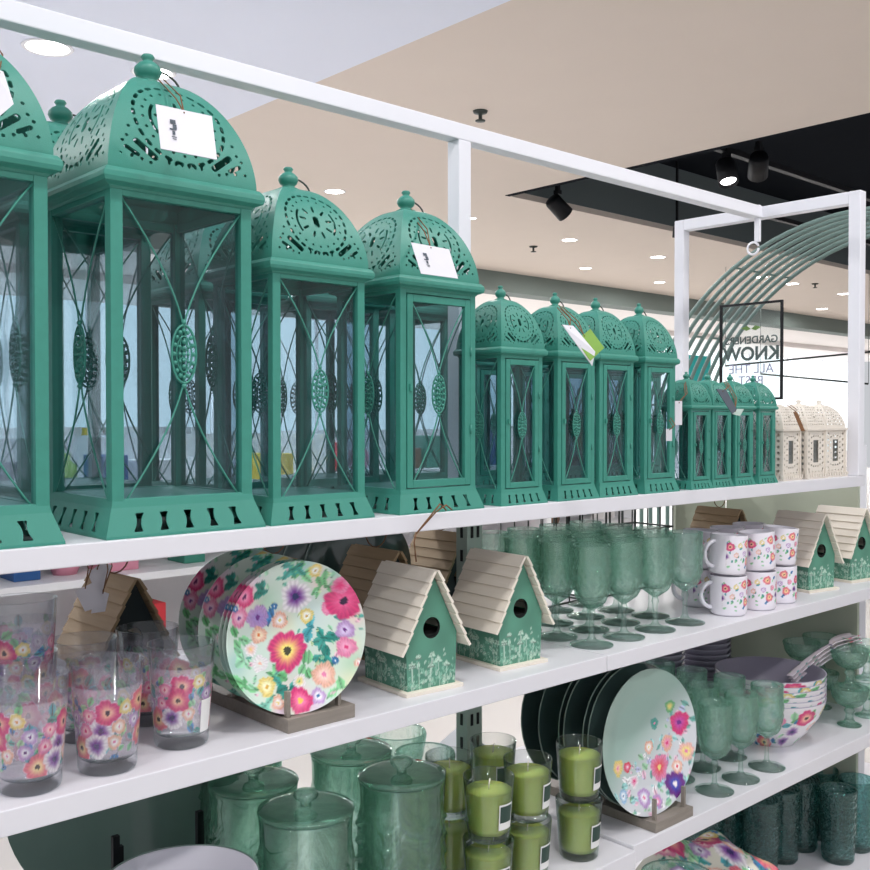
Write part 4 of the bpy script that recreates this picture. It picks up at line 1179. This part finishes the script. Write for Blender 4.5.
# ================================================================ BOWLS AND SERVERS
def fbowl():
    r = empty('floral_bowl', (0, 0, 0), 'x', 'bowl'); R, h = .130, .112
    o = lerp_prof([(.060, 0), (.064, .006), (.086, .03), (.112, .066), (.125, .094), (R, h)], 60)
    b, c = printed_wall(o, 260, lambda T, Z, Rr: band_print(T/(2*PI)*5.2, Z/h, 5.2, 61, 1, .0, 1.0, .8, 1.25, (232, 228, 232)))
    b.build('printed_wall', M['print'], r, col=c)
    MB().lathe([(R, h), (R-.001, h+.0015), (R-.0035, h), (.108, .066), (.082, .033), (.055, .012), (0, .010)], 64).lathe([(0, 0), (.060, 0)], 64).build('inside', M['lavgrey'], r)
    return r
FB = Proto(fbowl())
for k, lab in enumerate(('lowest floral bowl of the stack of six', 'second floral bowl from the bottom of the stack of six', 'third floral bowl from the bottom of the stack of six', 'fourth floral bowl from the bottom of the stack of six', 'fifth floral bowl from the bottom of the stack of six', 'topmost floral bowl of the stack of six, holding the servers')):
    FB.put((2.245, 1.245, S3+k*.0118+.0005), k*.35+.3, lab, 'white floral bowls nested in a stack')
def server():
    r = empty('serving_spoon', (0, 0, 0), 'x', 'spoon')
    n = 40; prof = []
    vs = []; cs = []
    for i in range(n):
        t = i/(n-1); x = t*.35
        w = .006+.002*math.cos(t*PI) if t < .62 else .006+.013*math.sin((t-.62)/.38*PI*.78)**.8
        z = .02*math.sin(t*PI*.9)
        for s in (-1, -.5, 0, .5, 1):
            vs.append((x, s*w, z+(abs(s)**2)*.005*(t > .62)))
    fs = [(i*5+j, (i+1)*5+j, (i+1)*5+j+1, i*5+j+1) for i in range(n-1) for j in range(4)]
    v = np.array(vs); c = band_print(v[:, 0]*9, .5+v[:, 1]*9, 3, 77, 1, .2, .8, .35, .6, (238, 226, 234))
    b = MB().add(vs, fs, True)
    me = solidified(b.mesh('spoon_body', M['print'], c), .0025)
    link_mesh('spoon_body', me, r); return r
SV = Proto(server())
for k in range(4):
    A = WY(797+k*2, 673+k*3, 1.195+k*.010); B = WY(864-k*3, 634+k*6, 1.195+k*.010); d = (B-A).normalized()
    SV.put(A-d*.03, 0, ['uppermost floral serving spoon leaning in the bowl stack', 'second floral serving spoon leaning in the bowl stack', 'third floral serving spoon leaning in the bowl stack', 'lowest floral serving spoon leaning in the bowl stack'][k],
           'floral serving spoons leaning in the top bowl', rot=d.to_track_quat('X', 'Z').to_euler())
# stacks of small grey bowls behind
def sbowl():
    b = MB().lathe([(0, 0), (.035, 0), (.06, .02), (.074, .045), (.076, .050), (.073, .049), (.057, .024), (0, .008)], 44)
    o = b.build('small_bowl', M['lavgrey']); meta(o, 'x', 'bowl'); return o
SB = Proto(sbowl())
for s, (x, y, nm) in enumerate(((2.13, 1.50, 'left stack'), (2.33, 1.49, 'right stack'))):
    for k in range(15):
        SB.put((x, y, S3+k*.0145), 0, 'lavender-grey bowl in the %s behind the goblets, %s' % (nm, ('lowest one' if k == 0 else 'topmost one' if k == 14 else '%s from the bottom' % ('', 'second', 'third', 'fourth', 'fifth', 'sixth', 'seventh', 'eighth', 'ninth', 'tenth', 'eleventh', 'twelfth', 'thirteenth', 'fourteenth')[k])), 'lavender-grey bowls in two stacks')
# footed dessert glasses at the right
DG = Proto(coupe(.047, .098, 'dessert_glass'))
for x, y, z, lab in ((2.50, 1.165, 0, 'green footed dessert glass right of the floral bowls, lower of its stack'), (2.50, 1.165, .0985, 'green footed dessert glass right of the floral bowls, upper of its stack'),
                  (2.61, 1.17, 0, 'green footed dessert glass at the right picture edge, lower of its stack'), (2.61, 1.17, .0985, 'green footed dessert glass at the right picture edge, upper of its stack'),
                  (2.49, 1.29, 0, 'green footed dessert glass in the second row, left, lower'), (2.49, 1.29, .0985, 'green footed dessert glass in the second row, left, upper'),
                  (2.595, 1.29, 0, 'green footed dessert glass in the second row, right, lower'), (2.595, 1.29, .0985, 'green footed dessert glass in the second row, right, upper'),
                  (2.47, 1.41, .0, 'green footed dessert glass in the third row')):
    DG.put((x, y, S3+z+.0004), 0, lab, 'green footed dessert glasses')

# ================================================================ LOWEST SHELF
def ttumbler():
    h, R = .188, .046
    d = lambda th, r, z, row: (.0014*math.sin(9*th+z*120)*math.sin(9*th-z*120) if 2 < row < 60 and .02 < z < .16 else 0)
    b = MB().lathe([(0, 0)]+lerp_prof([(.036, 0), (.040, .006), (R, h-.002)], 60)+[(R-.001, h), (R-.003, h-.002), (.037, .015), (0, .012)], 80, disp=d)
    o = b.build('teal_tumbler', M['teal_glass']); meta(o, 'x', 'tumbler'); return o
TT = Proto(ttumbler())
fr = Wz(792, 862, S4)
rowsn = ('front row', 'second row', 'third row', 'fourth row'); coln = ('first', 'second', 'third', 'fourth', 'fifth')
for j, y in enumerate((1.20, 1.30, 1.40, 1.50)):
    for i, x in enumerate((2.20, 2.305, 2.41, 2.515, 2.62)):
        if (j == 0 and i < 3) or (j == 1 and i < 1): continue
        TT.put((x+.0*j, y, S4), i+j*.5, 'teal textured tumbler on the lowest shelf, %s, %s column from the left' % (rowsn[j], coln[i]), 'teal textured tumblers on the lowest shelf')
def cushion():
    # folded floral napkin pack: a soft rounded slab
    N = 60; u = np.linspace(-1, 1, N); X, Y = np.meshgrid(u, u)
    e = np.clip(1-np.abs(X)**6, 0, 1)*np.clip(1-np.abs(Y)**6, 0, 1)
    xs = X*.14; ys = Y*.12
    v = []; zt = .03+.05*e**.5+.006*np.sin(X*5)*np.cos(Y*4); 
    zt = zt*1.95; P = np.stack([xs, ys, zt], -1).reshape(-1, 3); Pb = np.stack([xs, ys, np.full_like(xs, 0.0)+.03*(1-e)], -1).reshape(-1, 3)
    f = grid_faces(N, N, False); b = MB().add(P, f, True).add(Pb, [tuple(reversed(q)) for q in f], True)
    c = band_print(np.concatenate([X.ravel(), X.ravel()])*1.2+1.3, np.concatenate([Y.ravel(), Y.ravel()])*.6+.6, 2.6, 91, 1, .0, 1.2, 1.7, 1.6, (216, 216, 200))
    o = b.build('floral_cushion', M['print'], loc=(1.955, 1.24, S4), rot=(math.radians(8), 0, math.radians(-8)), col=c)
    o.location.z = S4+.018
    meta(o, 'cream cushion printed with big red and purple flowers on the lowest shelf', 'cushion')
cushion()
b = coupe(.078, .185, 'ribbed_bowl_stand'); b.name = 'ribbed_glass_bowl'
b.location = (1.79, 1.20, S4); b['label'] = 'clear ribbed glass bowl left of the floral cushion on the lowest shelf'

# ================================================================ GARDEN ARCHES AND SIGN
def arch():
    r = empty('garden_arch', (0, 0, 0), 'x', 'garden arch'); R = .785; zc = CZ-.173; yc = 1.33
    def hoop(x, rad):
        pts = [(x, yc+R, 0), (x, yc+R, zc*.5), (x, yc+R, zc)]
        pts += [(x, yc+R*math.cos(a), zc+R*math.sin(a)) for a in np.linspace(.05, PI-.05, 46)]
        pts += [(x, yc-R, zc), (x, yc-R, zc*.5), (x, yc-R, 0)]
        return MB().tube(pts, rad, 8)
    hoop(0, .0072).build('hoop', M['hoop'], r); hoop(.054, .0072).build('hoop', M['hoop'], r)
    for a in (.28, .62, 1.0, 1.5, 2.1, 2.7):
        MB().tube([(-.0, yc+R*math.cos(a), zc+R*math.sin(a)), (.054, yc+R*math.cos(a), zc+R*math.sin(a))], .0035, 6).build('tie_rod', M['hoop'], r)
    return r
AP = Proto(arch())
for k, lab in enumerate(('grey-green garden arch nearest the shelf end, leftmost of the nested row', 'grey-green garden arch, second in the nested row', 'grey-green garden arch, third in the nested row', 'grey-green garden arch, last and furthest right of the nested row')):
    AP.put((2.92+k*.104, 0, 0), 0, lab, 'nested garden arches behind the end frame')
def text_mesh(s, size, bold=0):
    c = bpy.data.curves.new('t', 'FONT'); c.body = s; c.size = size; c.extrude = .0006; c.offset = bold; c.align_x = 'CENTER'
    o = bpy.data.objects.new('t', c); COL.objects.link(o)
    dg = bpy.context.evaluated_depsgraph_get(); me = bpy.data.meshes.new_from_object(o.evaluated_get(dg))
    bpy.data.objects.remove(o); return me
def sign():
    A = WY(721.4, 307, 1.70); B = WY(779.5, 297.6, 1.497)
    A = Vector((2.757, 1.70, CZ+.345)); B = Vector((2.757, 1.497, CZ+.350))
    w = A.y-B.y; h = .288
    r = empty('garden_sign', (2.757, (A.y+B.y)/2, A.z-h), 'clear sign in a thin black frame, lettering seen in reverse, behind the tiny lanterns', 'sign')
    t = .0035
    m = MB().box(-t, t, -w/2-t, w/2+t, h-t, h+t).box(-t, t, -w/2-t, w/2+t, -t, t).box(-t, t, -w/2-t, -w/2+t, t, h-t).box(-t, t, w/2-t, w/2+t, t, h-t)
    m.build('frame', M['black'], r)
    MB().box(-.001, .001, -w/2+t, w/2-t, t, h-t).build('pane', M['sign_pane'], r)
    for s, size, z, mat, bold in (('GARDENERS', .0315, .168, 'text_dark', .0006), ('KNOW', .057, .118, 'text_dark', .0016), ('ALL THE', .040, .078, 'text_pale', .0), ('BEST', .040, .042, 'text_pale', .0), ('DIRT', .030, .012, 'text_pale', 0)):
        me = text_mesh(s, size, bold); me.materials.append(M[mat])
        o = link_mesh('lettering', me, r, (.0018, 0, z), (PI/2, 0, PI/2))
    # small leaf emblem above the words
    b = MB()
    for s in (-1, 1):
        pts = [(0, s*.022*math.sin(q*PI)*(1 if q < .5 else 1)*1.0*(.4+q), .205+.012*math.sin(q*PI)) for q in np.linspace(0, 1, 8)]
        b.add([(.0018, 0, .212), (.0018, s*.014, .222), (.0018, s*.034, .216), (.0018, s*.016, .207)], [(0, 1, 2, 3)])
    b.build('leaf_emblem', M['tag_green'], r)
    MB().box(-.004, .004, -.004, .004, -(A.z-h), -t).box(-.12, .12, -.12, .12, -(A.z-h), -(A.z-h)+.01).build('stand_pole', M['black'], r)
sign()

# ================================================================ SHOP BEHIND
def back_shop():
    cols = [(236,232,230),(40,90,150),(208,50,60),(240,206,60),(60,140,120),(226,150,170),(30,50,80),(150,190,90),(214,214,220),(120,90,70)]
    where = [(-.6, 3.4, 'far left'), (1.9, 3.9, 'left'), (4.3, 4.6, 'middle'), (7.2, 6.0, 'right'), (.3, 6.6, 'rear left'), (3.2, 7.6, 'rear middle')]
    proto = None
    for gi, (x, y, nm) in enumerate(where):
        if proto is None:
            r = empty('display_gondola', (x, y, 0), 'white shelving unit standing in the shop behind, '+nm, 'shelving unit', 0, 'white shelving units in the shop behind')
            MB().box(-1.0, -.96, 0, .5, 0, 1.42).build('side_panel', M['display'], r); MB().box(.96, 1.0, 0, .5, 0, 1.42).build('side_panel', M['display'], r)
            for z in (.12, .50, .85, 1.18): MB().box(-.96, .96, 0, .48, z-.03, z).build('shelf', M['display'], r)
            MB().box(-.96, .96, .48, .5, 0, 1.42).build('back_panel', M['display'], r)
            proto = r
        else: dup(proto, (x, y, 0), 0, 'white shelving unit standing in the shop behind, '+nm, 'white shelving units in the shop behind')
        rnd = random.Random(gi+3)
        for z in (.50, .85, 1.18):
            xx = -.85+rnd.uniform(0, .15)
            k = 0
            while xx < .8:
                w = rnd.uniform(.09, .2); h = rnd.uniform(.12, .26); c = cols[rnd.randrange(len(cols))]
                if rnd.random() < .62:
                    tall = ('lower', 'middle', 'top')[(.50, .85, 1.18).index(z)]
                    if rnd.random() < .5:
                        o = MB().box(-w/2, w/2, -.08, .08, 0, h).build('gift_box', prod_mat(c), loc=(x+xx+w/2, y+.2, z), bevel=.004); cat = 'box'
                    else:
                        o = MB().lathe([(0, 0), (w*.3, 0), (w*.42, h*.3), (w*.40, h*.7), (w*.22, h*.85), (w*.26, h), (w*.22, h), (0, h*.5)], 20).build('vase', prod_mat(c), loc=(x+xx+w/2, y+.2, z)); cat = 'vase'
                    cn = {(236,232,230):'off-white',(40,90,150):'blue',(208,50,60):'red',(240,206,60):'yellow',(60,140,120):'green',(226,150,170):'pink',(30,50,80):'navy',(150,190,90):'lime',(214,214,220):'light grey',(120,90,70):'brown'}[c]
                    k += 1
                    meta(o, '%s %s on the %s shelf of the %s unit, %s from its left' % (cn, cat, tall, nm, ('first','second','third','fourth','fifth','sixth','seventh','eighth','ninth')[k-1]), cat, 'goods on the white shelving units behind')
                xx += w+.05
    # thin dark rails high in the bright zone
    for i, (a, b_, lab) in enumerate(((WY(725, 366, 6.5), WY(870, 352, 5.6), 'thin dark rail high in the bright shop behind the sign'), (WY(760, 374, 6.8), WY(868, 384, 5.6), 'thin dark rail sloping down behind the white frame post'))):
        o = MB().tube([a, b_], .012, 6).build('signage_rail', M['wire']); meta(o, lab, 'rail')
        for e in (a, b_): MB().tube([(e.x, e.y, e.z), (e.x, e.y, CEIL)], .003, 4).build('suspension_wire', M['wire'], o)
    o = MB().box(-.15, .15, -.02, .02, -.12, .12).build('teal_poster', M['teal_screen'], loc=WY(697, 371, 6.0)); 
    o.location = WY(697, 372, 4.2); meta(o, 'teal panel glimpsed just above the leftmost tiny lantern', 'panel')
    MB().box(-.01, .01, -.01, .01, -o.location.z, -.12).build('post', M['wire'], o)
back_shop()

# ================================================================ LIGHT
w = bpy.data.worlds.new('world'); scn.world = w; w.use_nodes = True
w.node_tree.nodes['Background'].inputs[0].default_value = (.93, .95, 1.0, 1)
w.node_tree.nodes['Background'].inputs[1].default_value = .55
def area(loc, size, power, col=(1, .98, .97), rot=(0, 0, 0)):
    d = bpy.data.lights.new('lamp_or_fill', 'AREA'); d.shape = 'DISK'; d.size = size; d.energy = power; d.color = col
    o = bpy.data.objects.new('lamp_or_fill', d); COL.objects.link(o); o.location = loc; o.rotation_euler = rot; return o
# unseen lamps added above the camera bay (regular grid) to light the shelf fronts
for x in (-2.6, -1.0, .6, 2.2):
    for y in (-1.2, .3):
        area((x, y, CEIL-.04), .22, 15)
area((5.0, .3, CEIL-.04), .22, 15); area((5.0, -1.2, CEIL-.04), .22, 15)
for x in (-3, -.8, 1.4, 3.6, 5.4):
    area((x, 3.9, CEIL-.05), .25, 34)  # unseen row added so the floor bounces light up to the ceiling
for p in downlights[:11]:
    area((p.x, p.y, p.z-.03), .16, 14)
for x in (0, 4, 8, 12, 17, 21, 25, 29):
    area((x, 12.6, CEIL-.14), .8, 110)  # unseen lamps added to blow the far wall out to white
    area((x, 6.5, CEIL-.05), .3, 12)  # unseen lamps added to brighten the shop floor behind

# ================================================================ RENDER LOOK
scn.view_settings.view_transform = 'Standard'
scn.view_settings.look = 'None'
scn.view_settings.gamma = 1
scn.view_settings.exposure = .15
scn.view_settings.use_curve_mapping = False
cy = scn.cycles
cy.max_bounces = 14; cy.transparent_max_bounces = 48; cy.transmission_bounces = 12; cy.glossy_bounces = 5; cy.diffuse_bounces = 4
cy.use_denoising = True
cy.sample_clamp_indirect = 6
cy.caustics_refractive = True; cy.caustics_reflective = False
